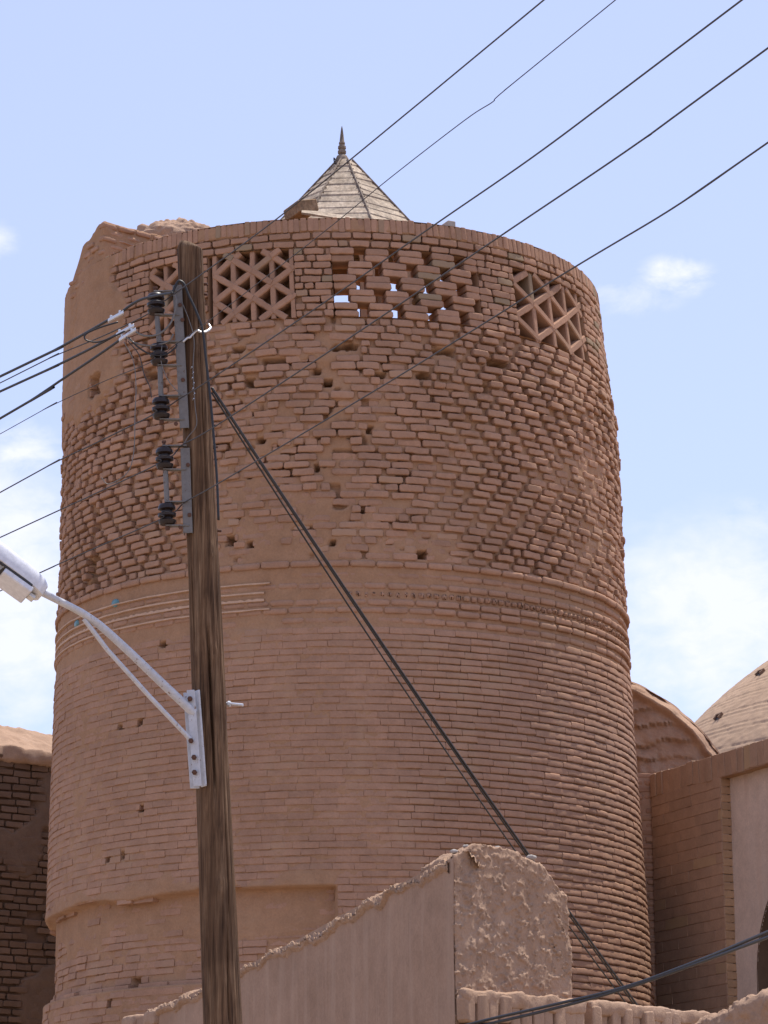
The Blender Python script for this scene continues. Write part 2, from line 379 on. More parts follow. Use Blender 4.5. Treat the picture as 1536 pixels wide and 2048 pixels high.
def rough_block(name, O, A, B, C, half, mat, parent=None, res=0.025, rad=0.06, amp=0.02, freq=9.0, shape=None, oct_=4, flake=0.0):
    """dense rounded block with a real worn surface. O centre; A, B, C unit axes; half sizes"""
    O = np.asarray(O, float); Ax = np.stack([np.asarray(v, float) / np.linalg.norm(v) for v in (A, B, C)])
    hf = np.asarray(half, float); Vs = []; Qs = []; base = 0
    for ax in range(3):
        o1, o2 = (ax + 1) % 3, (ax + 2) % 3
        n1 = max(3, int(2 * hf[o1] / res)); n2 = max(3, int(2 * hf[o2] / res))
        for sg in (-1, 1):
            p, q = np.meshgrid(np.linspace(-1, 1, n1), np.linspace(-1, 1, n2), indexing='ij')
            L = np.zeros((n1 * n2, 3)); L[:, ax] = sg * hf[ax]; L[:, o1] = p.ravel() * hf[o1]; L[:, o2] = q.ravel() * hf[o2]
            Vs.append(L); g = grid_q(n1, n2, base); Qs.append(g if sg > 0 else g[:, ::-1]); base += n1 * n2
    L = np.concatenate(Vs); Q = np.concatenate(Qs)
    inner = np.clip(L, -(hf - rad), hf - rad); d = L - inner; ln = np.linalg.norm(d, axis=1); ln[ln == 0] = 1
    N = d / ln[:, None]; L = inner + N * np.minimum(np.linalg.norm(d, axis=1), rad)[:, None]
    if shape is not None: L = shape(L, hf)
    W = O + L @ Ax; Nw = N @ Ax
    k = fbm(W[:, 0] * freq, W[:, 1] * freq, W[:, 2] * freq, oct_, 0.55)
    if flake:
        f = fbm(W[:, 0] * freq * 3.5 + 50, W[:, 1] * freq * 3.5, W[:, 2] * freq * 6.5, 4, 0.7); k = k + flake * np.clip(f - 0.15, 0, .45)
    W = W + Nw * (amp * k)[:, None]
    return mesh_q(name, W, Q, mat, parent)

# ================================================================== GROUND
gm = MB(); gm.add([(-600, -600, 0), (600, -600, 0), (600, 900, 0), (-600, 900, 0)], [(0, 1, 2, 3)])
tag(gm.build('ground', M['ground']), kind='structure')

# ================================================================== TOWER
AX = 35.0
LEFT = [(135, 545), (131, 650), (128, 760), (126, 900), (122, 1050), (117, 1180), (111, 1330), (105, 1480), (98, 1650), (92, 1830), (86, 2000)]
RIGHT = [(1190, 560), (1199, 610), (1208, 690), (1223, 790), (1237, 880), (1245, 1050), (1253, 1220), (1261, 1350), (1269, 1480), (1282, 1650), (1295, 1830), (1308, 1990)]
def sil(tab):
    z = []; a = []
    for x, y in tab:
        d = pix(x, y); z.append(CAM[2] + d[2] / math.hypot(d[0], d[1]) * 34.85); a.append(math.atan2(d[0], d[1]))
    o = np.argsort(z); return np.array(z)[o], np.array(a)[o]
zl, al = sil(LEFT); zr, ar = sil(RIGHT)
ZT = np.linspace(0, 14, 141)
aL, aR = np.interp(ZT, zl, al), np.interp(ZT, zr, ar)
lowL = (al[1] - al[0]) / (zl[1] - zl[0]); lowR = (ar[1] - ar[0]) / (zr[1] - zr[0])
aL = np.where(ZT < zl[0], al[0] + lowL * (ZT - zl[0]) * 0.5, aL); aR = np.where(ZT < zr[0], ar[0] + lowR * (ZT - zr[0]) * 0.5, aR)
beta = (aL + aR) / 2; CX = AX * np.tan(beta); DD = np.hypot(CX, AX); RR = DD * np.sin((aR - aL) / 2)
ker = np.ones(5) / 5
CX = np.convolve(np.pad(CX, 2, mode='edge'), ker, 'valid'); RR = np.convolve(np.pad(RR, 2, mode='edge'), ker, 'valid')
RREF = 3.2
def tc(z): return np.interp(z, ZT, CX)
def tr(z): return np.interp(z, ZT, RR)
def TS(u, z, off):
    """tower surface: u = arc length at the reference radius, measured from the side facing the street"""
    th = np.asarray(u) / RREF; r = tr(z) + off
    return np.stack([tc(z) + r * np.sin(th), AX - r * np.cos(th), np.asarray(z) + 0 * r], -1)
def tw(px, py):
    d = pix(px, py); Y = AX - 3
    for _ in range(25):
        p = CAM + d * (Y / d[1]); s = np.clip((p[0] - tc(p[2])) / tr(p[2]), -1, 1); Y = AX - tr(p[2]) * math.sqrt(1 - s * s)
    p = CAM + d * (Y / d[1])
    return math.asin(np.clip((p[0] - tc(p[2])) / tr(p[2]), -1, 1)) * RREF, p[2]
zf = lambda y: tw(690, y)[1]
Z_RIM, Z_SOLD = zf(435), zf(462)
Z_SCR1, Z_SCR0 = zf(494), zf(632)          # screens: top, bottom
Z_UP0 = zf(1119)                           # bottom of the brickwork with open joints
Z_LOW1 = zf(1252)                          # top of the plain lower courses
Z_BOT = zf(2110) - 1.0
print('Z', Z_RIM, Z_SCR1, Z_SCR0, Z_UP0, Z_LOW1, Z_BOT, RR[::20])

tower = tag(empty('brick_tower', (tc(0.0), AX, 0)), 'tall round mud brick tower with pierced parapet and pointed plank roof', 'tower')

# openings (u0, u1, z0, z1)
OP_A = (tw(415, 570)[0], tw(589, 570)[0], Z_SCR0 + .0, Z_SCR1)
OP_A0 = (tw(297, 600)[0], tw(372, 600)[0], Z_SCR0, Z_SCR1)
OP_B = (tw(666, 560)[0], tw(958, 570)[0], Z_SCR0 + .0, Z_SCR1)
OP_C = (tw(1035, 620)[0], tw(1168, 640)[0], Z_SCR0, Z_SCR1)
OPEN = [OP_A, OP_A0, OP_B, OP_C]
# holes in the wall: px, py, width, height (m), depth
HOLES = [(845, 1109, .09, .07, .2), (280, 1445, .07, .05, .15), (240, 1455, .07, .035, .1), (325, 1290, .07, .04, .12), (245, 1710, .06, .05, .12),
         (215, 1718, .06, .05, .12), (283, 1617, .055, .05, .12), (256, 1963, .13, .075, .15), (218, 2007, .06, .06, .1), (697, 692, .27, .06, .14),
         (547, 722, .2, .05, .14), (890, 702, .28, .055, .12), (1000, 725, .24, .06, .14), (475, 700, .12, .05, .1), (497, 764, .09, .07, .12), (632, 742, .07, .05, .1),
         (655, 765, .08, .06, .1), (740, 860, .04, .07, .1), (300, 750, .16, .07, .15), (760, 750, .12, .04, .1), (850, 750, .14, .05, .1), (975, 775, .09, .07, .14),
         (520, 880, .06, .05, .1), (633, 935, .04, .06, .1), (725, 1022, .04, .04, .1), (180, 1145, .22, .30, .13), (186, 1060, .10, .55, .10), (190, 770, .22, .22, .09),
         (1165, 840, .1, .07, .12), (665, 1085, .05, .05, .1), (500, 1150 - 60, .05, .06, .1), (460, 1082, .08, .08, .12), (720, 610, .24, .10, .3)]
HOLE = []
for px, py, w_, h_, dp in HOLES:
    u, z = tw(px, py); HOLE.append((u, z, w_ / 2 * (RREF / tr(z)), h_ / 2, dp))
Z_REC = zf(1773); U_REC = tw(672, 1800)[0]; Z_RECB = zf(1955)
def recess(u, z):
    top = Z_REC + 0.04 * fbm(np.asarray(u) * 1.3, 0 * np.asarray(u) + 3, o=2) * (np.asarray(u) < -1.0)
    return -0.13 * sstep(U_REC + .012, U_REC - .012, u) * sstep(top + .012, top - .012, z) * sstep(Z_RECB - .012, Z_RECB + .012, z)
UMX = R_(118) * RREF
def plaster(u, z):
    """how much smooth mud still covers the brick (1 = all)"""
    u = np.asarray(u, float); z = np.asarray(z, float); n = fbm(u * 2.2, z * 2.2, o=4)
    a = sstep(-2.58, -2.85, u + .18 * n) * sstep(zf(735) - .15, zf(735) + .15, z + .22 * n)            # upper left
    c = sstep(1.35, .85, np.abs(u - .1) + .5 * n) * sstep(.34, .1, np.abs(z - zf(1110)) + .2 * n) * .25
    d = sstep(.9, .5, np.abs(u + 1.0) + .4 * n) * sstep(.32, .15, np.abs(z - zf(668)) + .15 * n) * .45
    e = sstep(U_REC + .1, U_REC - .1, u) * sstep(.34, .16, np.abs(z - (Z_REC - .17)) + .16 * n) * .75
    return np.clip(np.maximum(np.maximum(a, c), np.maximum(d, e)), 0, 1)
def joint_depth(u, z):
    u = np.asarray(u, float); z = np.asarray(z, float); n = fbm(u * .9 + 4, z * .9, o=3)
    upz = sstep(Z_UP0 - .02, Z_UP0 + .05, z)
    side = np.maximum(sstep(.25, 1.7, u), .8 * sstep(-.8, -2.2, u))
    d_up = .021 + .022 * side + .024 * n + .06 * (1 - .7 * side) * sstep(.54, .66, vnoise(u * 7.5, z * 13 + 5)) + .020 * sstep(Z_UP0 + 1.2, Z_UP0 + 2.2, z)
    d_lo = .006 + .019 * sstep(.0, 1.5, u + .3 * n) + .003 * n
    return upz * np.maximum(d_up, .008) + (1 - upz) * np.maximum(d_lo, .003)
band0, band1 = Z_LOW1, Z_UP0
def mort_off(U, Z):
    d = joint_depth(U, Z); p = plaster(U, Z)
    d = np.where(Z > Z_SOLD, .007, d)
    inb = sstep(band0 - .01, band0 + .01, Z) * sstep(band1 + .01, band1 - .01, Z)
    d = d * (1 - inb) + (.012 + .016 * sstep(.1, 1.8, U)) * inb
    o = -d * (1 - p) + .016 * p + recess(U, Z)
    o = o + .004 * fbm(U * 9, Z * 9, o=4) + .0025 * vnoise(U * 45, Z * 45)
    for hu, hz, hw, hh, dp in HOLE:
        e = .009 + .15 * min(hw, hh); dp = dp * 1.7
        jx = .35 * hw * vnoise(Z * 22, U * 3 + hu); jz = .35 * hh * vnoise(U * 18, Z * 3 + hz)
        o = o - dp * sstep(hw + e, hw - e * .2, np.abs(U - hu + jx)) * sstep(hh + e * .7, hh - e * .2, np.abs(Z - hz + jz))
    return o
def in_open(u, z, pad=0.0):
    r = np.zeros(np.shape(u), bool)
    for a, b, c, d in OPEN: r |= (u > a - pad) & (u < b + pad) & (z > c - pad) & (z < d + pad)
    return r
us = np.unique(np.round(np.concatenate([np.arange(-UMX, UMX, .024)] + [[o[0], o[1]] for o in OPEN]), 4))
zs = np.unique(np.round(np.concatenate([np.arange(Z_BOT, Z_RIM - .02, .02), [Z_SCR0, Z_SCR1, Z_RIM - .02]]), 4))
surf_grid('mortar_core', TS, us, zs, mort_off, M['mortar'], tower, drop=lambda u, z: in_open(u, z))
# the plain rear of the shaft, its foot, roof floor and the inside of the parapet
mb = MB()
def ring_wall(th0, th1, n, z0, z1, nz, off, flip=False):
    th = np.linspace(th0, th1, n); z = np.linspace(z0, z1, nz); U, Zz = np.meshgrid(th * RREF, z, indexing='ij')
    V = TS(U.ravel(), Zz.ravel(), np.full(U.size, off)); Q = grid_q(n, nz)
    mb.add(V, [tuple(q[::-1]) if flip else tuple(q) for q in Q])
ring_wall(R_(117.5), R_(242.5), 60, Z_BOT, Z_RIM - .02, 40, -.02)
ring_wall(0, 2 * math.pi, 120, 0, Z_BOT + .005, 20, -.03)
mb.build('rear_wall', M['mortar'], tower, smooth=True)
Z_FLOOR = Z_SCR0 - .75
mb = MB(); th = np.linspace(0, 2 * math.pi, 97)[:-1]
P = TS(th * RREF, np.full(96, Z_FLOOR), np.full(96, -.1)); mb.add(P, [tuple(range(96))])
mb.build('roof_floor', M['mortar'], tower)
usI = np.unique(np.round(np.concatenate([np.arange(-math.pi * RREF, math.pi * RREF + .05, .12), [OP_B[0], OP_B[1]]]), 4))
zsI = np.unique(np.round(np.concatenate([np.linspace(Z_FLOOR, Z_RIM - .03, 14), [Z_SCR0, Z_SCR1]]), 4))
surf_grid('parapet_inner_face', TS, usI, zsI, lambda U, Z: -.25 + 0 * U + .004 * vnoise(U * 9, Z * 9), M['mortar'], tower,
          drop=lambda u, z: (u > OP_B[0]) & (u < OP_B[1]) & (z > OP_B[2]) & (z < OP_B[3]))
surf_grid('parapet_top', lambda u, z, o: TS(u, np.full(np.shape(u), Z_RIM - .006), o), np.linspace(-math.pi * RREF, math.pi * RREF, 160), np.linspace(-.25, 0.0, 4),
          lambda U, Z: Z, M['mortar'], tower)
# reveals and backs of the screens
mb = MB()
for o in OPEN:
    deep = .25 if o is OP_B else .245
    for k in range(4):
        n = 10
        if k < 2:
            uu = np.full(n, o[k]); zz = np.linspace(o[2], o[3], n)
        else:
            uu = np.linspace(o[0], o[1], n); zz = np.full(n, o[k])
        a = TS(uu, zz, np.full(n, -.012)); b_ = TS(uu, zz, np.full(n, -deep))
        mb.add(np.concatenate([a, b_]), [(i, i + 1, n + i + 1, n + i) for i in range(n - 1)])
    if o is not OP_B:
        U, Zz = np.meshgrid(np.linspace(o[0], o[1], 10), np.linspace(o[2], o[3], 8), indexing='ij')
        mb.add(TS(U.ravel(), Zz.ravel(), np.full(U.size, -.243)), [tuple(q) for q in grid_q(10, 8)])
mb.build('screen_reveals', M['mortar'], tower)

# ---------------- brick courses
def lay(rows, holes=True):
    """rows: (z, height, shift, [lengths fn], gap) -> arrays of bricks, cut at openings and holes"""
    out = []
    for z, h, shift, choose, gap, pr in rows:
        if True:
            u = -UMX + shift
            while u < UMX:
                L = choose(); ivs = [(u, u + L)]; u += L + gap()
                cuts = []
                if holes: cuts += [(hu - hw, hu + hw) for hu, hz, hw, hh, dp in HOLE if abs(z - hz) < hh + h * .42]
                cuts += [(o[0], o[1]) for o in OPEN if o[2] < z < o[3]]
                if z < Z_REC and z > Z_RECB: cuts.append((U_REC - .012, U_REC + .012))
                for c0, c1 in cuts:
                    nv = []
                    for p, q in ivs:
                        if c1 <= p or c0 >= q: nv.append((p, q)); continue
                        if c0 - p > .045: nv.append((p, c0 - .006))
                        if q - c1 > .045: nv.append((c1 + .006, q))
                    ivs = nv
                for p, q in ivs:
                    if q - p < .04: continue
                    uc = (p + q) / 2
                    out.append((uc, z + random.gauss(0, .0025), q - p, h * random.uniform(.93, 1.05), pr() ))
    A = np.array(out).T
    A[4] += recess(A[0], A[1]); return A
NR = int(round((Z_SCR0 - .01 - Z_UP0) / .0835)); st = (Z_SCR0 - .01 - Z_UP0) / NR; PITCH_U = .278
out = []; ph = 0.0
for i in range(NR):
    z = Z_UP0 + (i + .5) * st; ph += .070 if (i // 13) % 2 == 0 else -.070
    for sgn in (1, -1):
        k = 0
        while True:
            u = k * PITCH_U + (ph % PITCH_U) - .06 + random.uniform(-.007, .007)
            if u > UMX: break
            k += 1; L = PITCH_U - .022 - .038 * float(sstep(.3, 1.5, u)) + random.uniform(-.022, .018)
            r = random.random()
            bits = [(u, u + L)] if r < .86 else ([(u, u + .10), (u + .135, u + L + .012)] if r < .95 else [(u + .05, u + .05 + .12)])
            for p, q in bits:
                p, q = (p, q) if sgn > 0 else (-q, -p)
                if sgn < 0 and q > (ph % PITCH_U) - .06 - .02: continue
                if (p < 0) and sgn > 0 and k > 1: continue
                for hu, hz, hw, hh, dp in HOLE:
                    if abs(z - hz) < hh + .026 and p < hu + hw and q > hu - hw:
                        if (p + q) / 2 < hu: q = hu - hw - .004
                        else: p = hu + hw + .004
                if q - p > .045: out.append(((p + q) / 2, z + random.gauss(0, .003), q - p, (.0750 - .0075 * float(sstep(.4, 1.5, abs(p)))) * random.uniform(.90, 1.06), random.gauss(-.002, .011)))
A = np.array(out).T
relief_bricks('open_joint_brickwork', TS, *A[:5], M['brick'], tower, rnd=.0135, amp=.0062, tilt=.06)
# courses round the screens and under the rim
rows = []
n2 = 10; st2 = (Z_SCR1 - Z_SCR0) / n2; zz = [Z_SCR0 + (k + .5) * st2 for k in range(n2)]
n3 = 2; st3 = (Z_SOLD - Z_SCR1) / n3; zz += [Z_SCR1 + (k + .5) * st3 for k in range(n3)]
for k, z in enumerate(zz):
    rows.append((z, .069, (.13 if k % 2 else 0.0), (lambda: .215 + random.uniform(-.02, .02) if random.random() < .85 else .10), (lambda: random.uniform(.012, .025)), (lambda: random.gauss(0, .004))))
A = lay(rows, holes=False)
relief_bricks('parapet_courses', TS, *A[:5], M['brick_top'], tower, rnd=.0105, amp=.0055, tilt=.035)
# soldier course along the rim
U = np.arange(-UMX, UMX, .071) + rng.normal(0, .004, len(np.arange(-UMX, UMX, .071)))
U = U[(U < -2.72) | (U > -2.62)] if False else U
n = len(U); hz = (Z_RIM - Z_SOLD)
relief_bricks('soldier_course', TS, U, np.full(n, (Z_RIM + Z_SOLD) / 2) + rng.normal(0, .006, n), rng.uniform(.060, .069, n), np.full(n, hz * .97) * rng.uniform(.97, 1.05, n),
              rng.normal(0.001, .004, n), M['brick_top'], tower, rnd=.009, back=.24, amp=.004, tilt=.06)
# lower courses
rows = []; k = 0; z = Z_LOW1 - .037
while z > Z_BOT:
    rows.append((z, .068, random.uniform(0, .24), (lambda: .24 + random.uniform(-.03, .03)), (lambda: random.uniform(.0005, .003)), (lambda: random.gauss(0, .002)))); z -= .0755; k += 1
A = lay(rows); A[4] += .004 * sstep(.1, 1.8, A[0])
inrec = (A[0] < U_REC) & (A[1] < Z_REC)
A[4] += np.where(inrec, rng.normal(0, .007, A.shape[1]), 0)
relief_bricks('lower_brickwork', TS, *A[:5], M['brick_low'], tower, rnd=.007 + .008 * sstep(0, 1.6, A[0]), amp=.0035, tilt=.004, slope=-.08, endr=.35)
# carved band between the two
zb = lambda y: zf(y)
rows = [(zb(1127), .070, .1, (lambda: .27 + random.uniform(-.03, .05)), (lambda: .006), (lambda: random.gauss(.022, .003))),
        (zb(1170), .066, .0, (lambda: .22 + random.uniform(-.02, .02)), (lambda: .010), (lambda: random.gauss(.0, .003))),
        (zb(1203), .066, .15, (lambda: .24 + random.uniform(-.02, .02)), (lambda: .010), (lambda: random.gauss(.004, .003))),
        (zb(1148), .066, .07, (lambda: .24 + random.uniform(-.02, .02)), (lambda: .004), (lambda: random.gauss(-.012, .003))),
        (zb(1239), .066, .12, (lambda: .24 + random.uniform(-.02, .02)), (lambda: .004), (lambda: random.gauss(-.010, .003))),
        (zb(1219), .066, .05, (lambda: .24 + random.uniform(-.02, .02)), (lambda: .010), (lambda: random.gauss(.006, .003)))]
A = lay(rows); lf = A[0] < tw(548, 1190)[0]; A[4] -= np.where(lf & (A[1] < zb(1140)), .006, 0)
A[4] += .008 * sstep(0, 2.0, A[0]) * (A[1] < zb(1140))
relief_bricks('band_courses', TS, *A[:5], M['brick_low'], tower, rnd=.020, amp=.003)
U = np.arange(tw(700, 1186)[0], UMX, .083); n = len(U)
relief_bricks('bead_course', TS, U, np.full(n, zb(1187)) + rng.normal(0, .003, n), rng.uniform(.05, .075, n), rng.uniform(.05, .066, n), rng.normal(.004, .004, n) + .008 * sstep(0, 2, U), M['brick'], tower, rnd=.03, amp=.005)
# pale plaster relief, left of the break
UE = tw(540, 1190)[0]
mb = MB()
def strip(z0, u0, u1, hw, off, wav=0.0, n=140):
    uu = np.linspace(u0, u1, n); zc = z0 + .004 * vnoise(uu * 6, uu * 0 + z0 * 31)
    h = hw * (1 + .25 * vnoise(uu * 14, uu * 0 + z0 * 7)); wob = wav * np.abs(np.sin(uu / .098 * math.pi))
    V = np.concatenate([TS(uu, zc + h + wob, np.full(n, -.012)), TS(uu, zc + h * .6 + wob, np.full(n, off)), TS(uu, zc - h * .6, np.full(n, off)), TS(uu, zc - h, np.full(n, -.012))])
    mb.add(V, [(r * n + i, r * n + i + 1, (r + 1) * n + i + 1, (r + 1) * n + i) for r in range(3) for i in range(n - 1)])
strip(zb(1162), -UMX, UE, .012, .018); strip(zb(1214), -UMX, UE, .012, .018)
strip(zb(1180), -UMX, UE - .06, .014, .010); strip(zb(1196), -UMX, UE - .06, .010, .010, .018)
mb.build('relief_band', M['relief'], tower)
for px, py in ((230, 1206), (153, 1247)):
    u, z = tw(px, py); mb = MB(); n = 18
    a = np.linspace(0, 2 * math.pi, n + 1)[:-1]
    V = list(TS(u + .055 * np.cos(a), z + .042 * np.sin(a), np.full(n, .006))) + list(TS(u + .062 * np.cos(a), z + .048 * np.sin(a), np.full(n, -.03))) + list(TS(np.array([u]), np.array([z]), np.array([.010])))
    mb.add(V, [(i, (i + 1) % n, n + (i + 1) % n, n + i) for i in range(n)] + [(2 * n, (i + 1) % n, i) for i in range(n)])
    mb.build('glazed_tile', M['tile'], tower, smooth=True)['label'] = 'small turquoise glazed roundel set in the carved band'

# ---------------- pierced screens
def bar(mb, u0, z0, u1, z1, hw=.033, d0=.0, d1=.17):
    n = 6; t = np.linspace(0, 1, n); uu = u0 + (u1 - u0) * t; zz = z0 + (z1 - z0) * t
    L = math.hypot(u1 - u0, z1 - z0); nu, nz = -(z1 - z0) / L, (u1 - u0) / L
    w = hw * (1 + .10 * np.array([random.uniform(-1, 1) for _ in range(n)])); prof = [(-1, -d1), (-1, -d0 - .012), (-.72, -d0), (.72, -d0), (1, -d0 - .012), (1, -d1)]
    V = np.concatenate([TS(uu + nu * w * s, zz + nz * w * s, np.full(n, o)) for s, o in prof]); m = len(prof)
    mb.add(V, [(r * n + i, r * n + i + 1, (r + 1) * n + i + 1, (r + 1) * n + i) for r in range(m - 1) for i in range(n - 1)] +
           [tuple(r * n for r in range(m)), tuple(r * n + n - 1 for r in range(m - 1, -1, -1))])
def lattice(o, du, dz, u_first, z_first, parent):
    mb = MB(); cols = []
    u = u_first; k = 0
    segs = []
    while u < o[1] + du:
        zz = z_first + (dz / 2 if k % 2 else 0)
        while zz > o[2] - dz: zz -= dz
        while zz < o[3] + dz:
            segs.append((u, zz, u, zz + dz)); segs.append((u, zz, u + du, zz + dz / 2)); segs.append((u, zz, u + du, zz - dz / 2)); zz += dz
        u += du; k += 1
    for a, b, c, d in segs:       # clip to the opening
        t0, t1 = 0.0, 1.0
        for p, q, lo, hi in ((a, c - a, o[0], o[1]), (b, d - b, o[2], o[3])):
            if abs(q) < 1e-9:
                if p < lo + .01 or p > hi - .01: t1 = -1
                continue
            x0, x1 = sorted(((lo - p) / q, (hi - p) / q)); t0 = max(t0, x0); t1 = min(t1, x1)
        if t1 - t0 < .12: continue
        j = lambda: random.uniform(-.006, .006); vert = abs(a - c) < 1e-6
        bar(mb, a + (c - a) * t0 + j(), b + (d - b) * t0 + j(), a + (c - a) * t1 + j(), b + (d - b) * t1 + j(), .030 if vert else .036, random.uniform(.004, .018) + (.012 if vert else 0))
    return mb.build('lattice_screen', M['brick_top'], parent)
dzn = .315; dun = .225
lattice(OP_A, dun, dzn, tw(464, 545)[0] - dun, tw(464, 545)[1], tower)
lattice(OP_A0, dun, dzn, OP_A0[0], OP_A0[2] + .1, tower)
lattice(OP_C, .315, .40, OP_C[0] - .02, OP_C[2] + .23, tower)
# chequer of doubled bricks with holes right through
U = []; Zc = []; L = []; H = []; PR = []
pit = .385; nrow = 5; stp = (OP_B[3] - OP_B[2]) / nrow; wd = .272
for r in range(nrow):
    u = OP_B[0] + (.0 if r % 2 == 0 else pit / 2) - .02
    while u < OP_B[1]:
        a, b = max(u, OP_B[0] - .01), min(u + wd, OP_B[1] + .01)
        if b - a > .06:
            for c in (0, 1):
                j = random.uniform(-.008, .008); U.append((a + b) / 2 + j); L.append(b - a + random.uniform(-.012, .006)); H.append(stp / 2 * random.uniform(.90, .99))
                Zc.append(OP_B[2] + r * stp + (c + .5) * stp / 2 + random.uniform(-.004, .004)); PR.append(random.gauss(0, .007))
        u += pit
relief_bricks('pierced_brickwork', TS, U, Zc, L, H, PR, M['brick_top'], tower, rnd=.014, back=.25, amp=.0045, tilt=.05)
u, z = tw(905, 458)
lb = MB(); p = TS(np.array([u]), np.array([Z_RIM + .03]), np.array([-.1]))[0]
lb.box(p, (math.cos(u / RREF), math.sin(u / RREF), 0), (-math.sin(u / RREF), math.cos(u / RREF), 0), (0, 0, 1), (.048, .1, .035), .008)
tag(lb.build('loose_brick', M['stone']), 'loose grey brick left lying on the tower rim', 'brick')

# ---------------- lantern and plank roof
LC = np.array([at(690, 380, AX)[0], AX]); z_apex = at(684, 316, AX)[2]
slope_r = (at(567, 440, AX)[2] - z_apex) ; r440 = .93 * (at(822, 440, AX)[0] - at(567, 440, AX)[0]) / 2; r330 = .10
z440 = at(690, 440, AX)[2]; z330 = at(690, 326, AX)[2]
rk = (r440 - r330) / (z330 - z440); R_EAVE = 1.06; z_eave = z440 - (R_EAVE - r440) / rk
ROT = R_(-4)
mb = MB()
for k in range(8):
    a0 = ROT + R_(22.5) + k * R_(45); a1 = a0 + R_(45)
    e0 = np.array([LC[0] + .88 * math.sin(a0), LC[1] - .88 * math.cos(a0)]); e1 = np.array([LC[0] + .88 * math.sin(a1), LC[1] - .88 * math.cos(a1)])
    d = e1 - e0; W = np.linalg.norm(d); d /= W; nrm = np.array([d[1], -d[0]])
    n = 21; xs = np.linspace(0, W, n); zt = z_eave + .02
    sp = z_eave - .42; ra = W / 2 - .09
    zb_ = [Z_FLOOR if abs(x - W / 2) > ra else sp + .30 * math.sqrt(max(0, 1 - ((x - W / 2) / ra) ** 2)) for x in xs]
    V = []
    for off in (.0, -.16):
        for x, z0 in zip(xs, zb_): q = e0 + d * x + nrm * off; V += [(q[0], q[1], z0), (q[0], q[1], zt)]
    m = 2 * n; Fc = []
    for i in range(n - 1):
        for o, fl in ((0, 0), (m, 1)): f = (o + 2 * i, o + 2 * i + 2, o + 2 * i + 3, o + 2 * i + 1); Fc.append(f[::-1] if fl else f)
        Fc.append((2 * i, m + 2 * i, m + 2 * i + 2, 2 * i + 2))
    mb.add(V, Fc)
mb.build('lantern', M['mortar'], tower)
roof = MB(); slab = []
for k in range(8):
    a0 = ROT + R_(-22.5) + k * R_(45); a1 = a0 + R_(45)
    npl = 11; rs = np.linspace(R_EAVE, .085, npl + 1) + np.array([0] + [random.uniform(-.018, .018) for _ in range(npl - 1)] + [0])
    for i in range(npl):
        ra, rb = rs[i], rs[i + 1]; j = lambda s: random.uniform(-s, s)
        def pt(r, a, lift): return np.array([LC[0] + (r + lift * .7) * math.sin(a), LC[1] - (r + lift * .7) * math.cos(a), z330 - (r - r330) / rk + lift * .7])
        l0, l1 = .016 + j(.006), .016 + j(.006); s0, s1 = j(.016), j(.016); ov = .012
        o = [pt(ra + s0 + ov, a0, l0), pt(ra + s1 + ov, a1, l1), pt(rb - .004, a1, .004), pt(rb - .004, a0, .004)]
        dn = np.array([0, 0, -.022]); V = o + [p + dn for p in o]
        roof.add(V, [(0, 1, 2, 3), (7, 6, 5, 4), (0, 4, 5, 1), (1, 5, 6, 2), (2, 6, 7, 3), (3, 7, 4, 0)])
roof_o = roof.build('plank_roof', M['plank'], tower)
for k in range(4):
    for sg in (-1, 1):
        a = ROT + R_(-67.5) + k * R_(45)
        for r in np.linspace(.17, .80, 10):
            aa = a + sg * .022 / r; lift = .014
            p = np.array([LC[0] + (r + lift * .7) * math.sin(aa), LC[1] - (r + lift * .7) * math.cos(aa), z330 - (r - r330) / rk + lift * .7])
            nail = MB(); nail.box(p, (1, 0, 0), (0, 1, 0), (0, 0, 1), (.0055, .0055, .0055)); nail.build('nail', M['rust'], roof_o)
ridge = MB()
for k in range(8):
    a = ROT + R_(-22.5) + k * R_(45)
    P = [np.array([LC[0] + (r + .012) * math.sin(a), LC[1] - (r + .012) * math.cos(a), z330 - (r - r330) / rk + .012]) for r in (.09, .5, 1.06)]
    ridge.tube(P, .012, 6)
ridge.build('hip_rafter', M['finial'], roof_o)
s_ = AX / F_PX
fin = MB(); zb0 = at(684, 326, AX)[2]
prof = [(.10, -.04), (.096, -.005), (.086, .004), (.088, .012), (.080, .02), (.078, .05), (.062, .085), (.036, .102), (.036, .106), (.050, .116), (.051, .138), (.038, .150), (.038, .154), (.049, .163), (.047, .185), (.030, .198), (.030, .202), (.038, .208), (.037, .222), (.029, .230), (.020, .30), (.010, .36), (.003, .385)]
prof = [(r, h if h < .1 else .1 + (h - .1) * 1.30) for r, h in prof]
fin.lathe((at(684, 316, AX)[0], LC[1], zb0), prof, 20); fin.build('finial', M['finial'], roof_o, smooth=True, angle=35)
hook = MB(); hook.tube(spline([at(672, 322, AX - .1), at(668, 316, AX - .1), at(669, 325, AX - .1), at(673, 328, AX - .1)]), .008, 6); hook.build('wire_loop', M['cable'], roof_o)
bm = MB(); p = at(602, 421, 33.9); bm.box(p, (1, .55, .28), (-.5, 1, 0), (-.2, 0, 1), (.13, .20, .075), .012); bm.build('beam_end', M['beam'], tower)
bd = MB(); p = at(655, 431, 33.7); bd.box(p, (1, .1, -.14), (0, .8, .5), (0, -.5, .8), (.30, .10, .012)); bd.build('loose_board', M['plank'], tower)

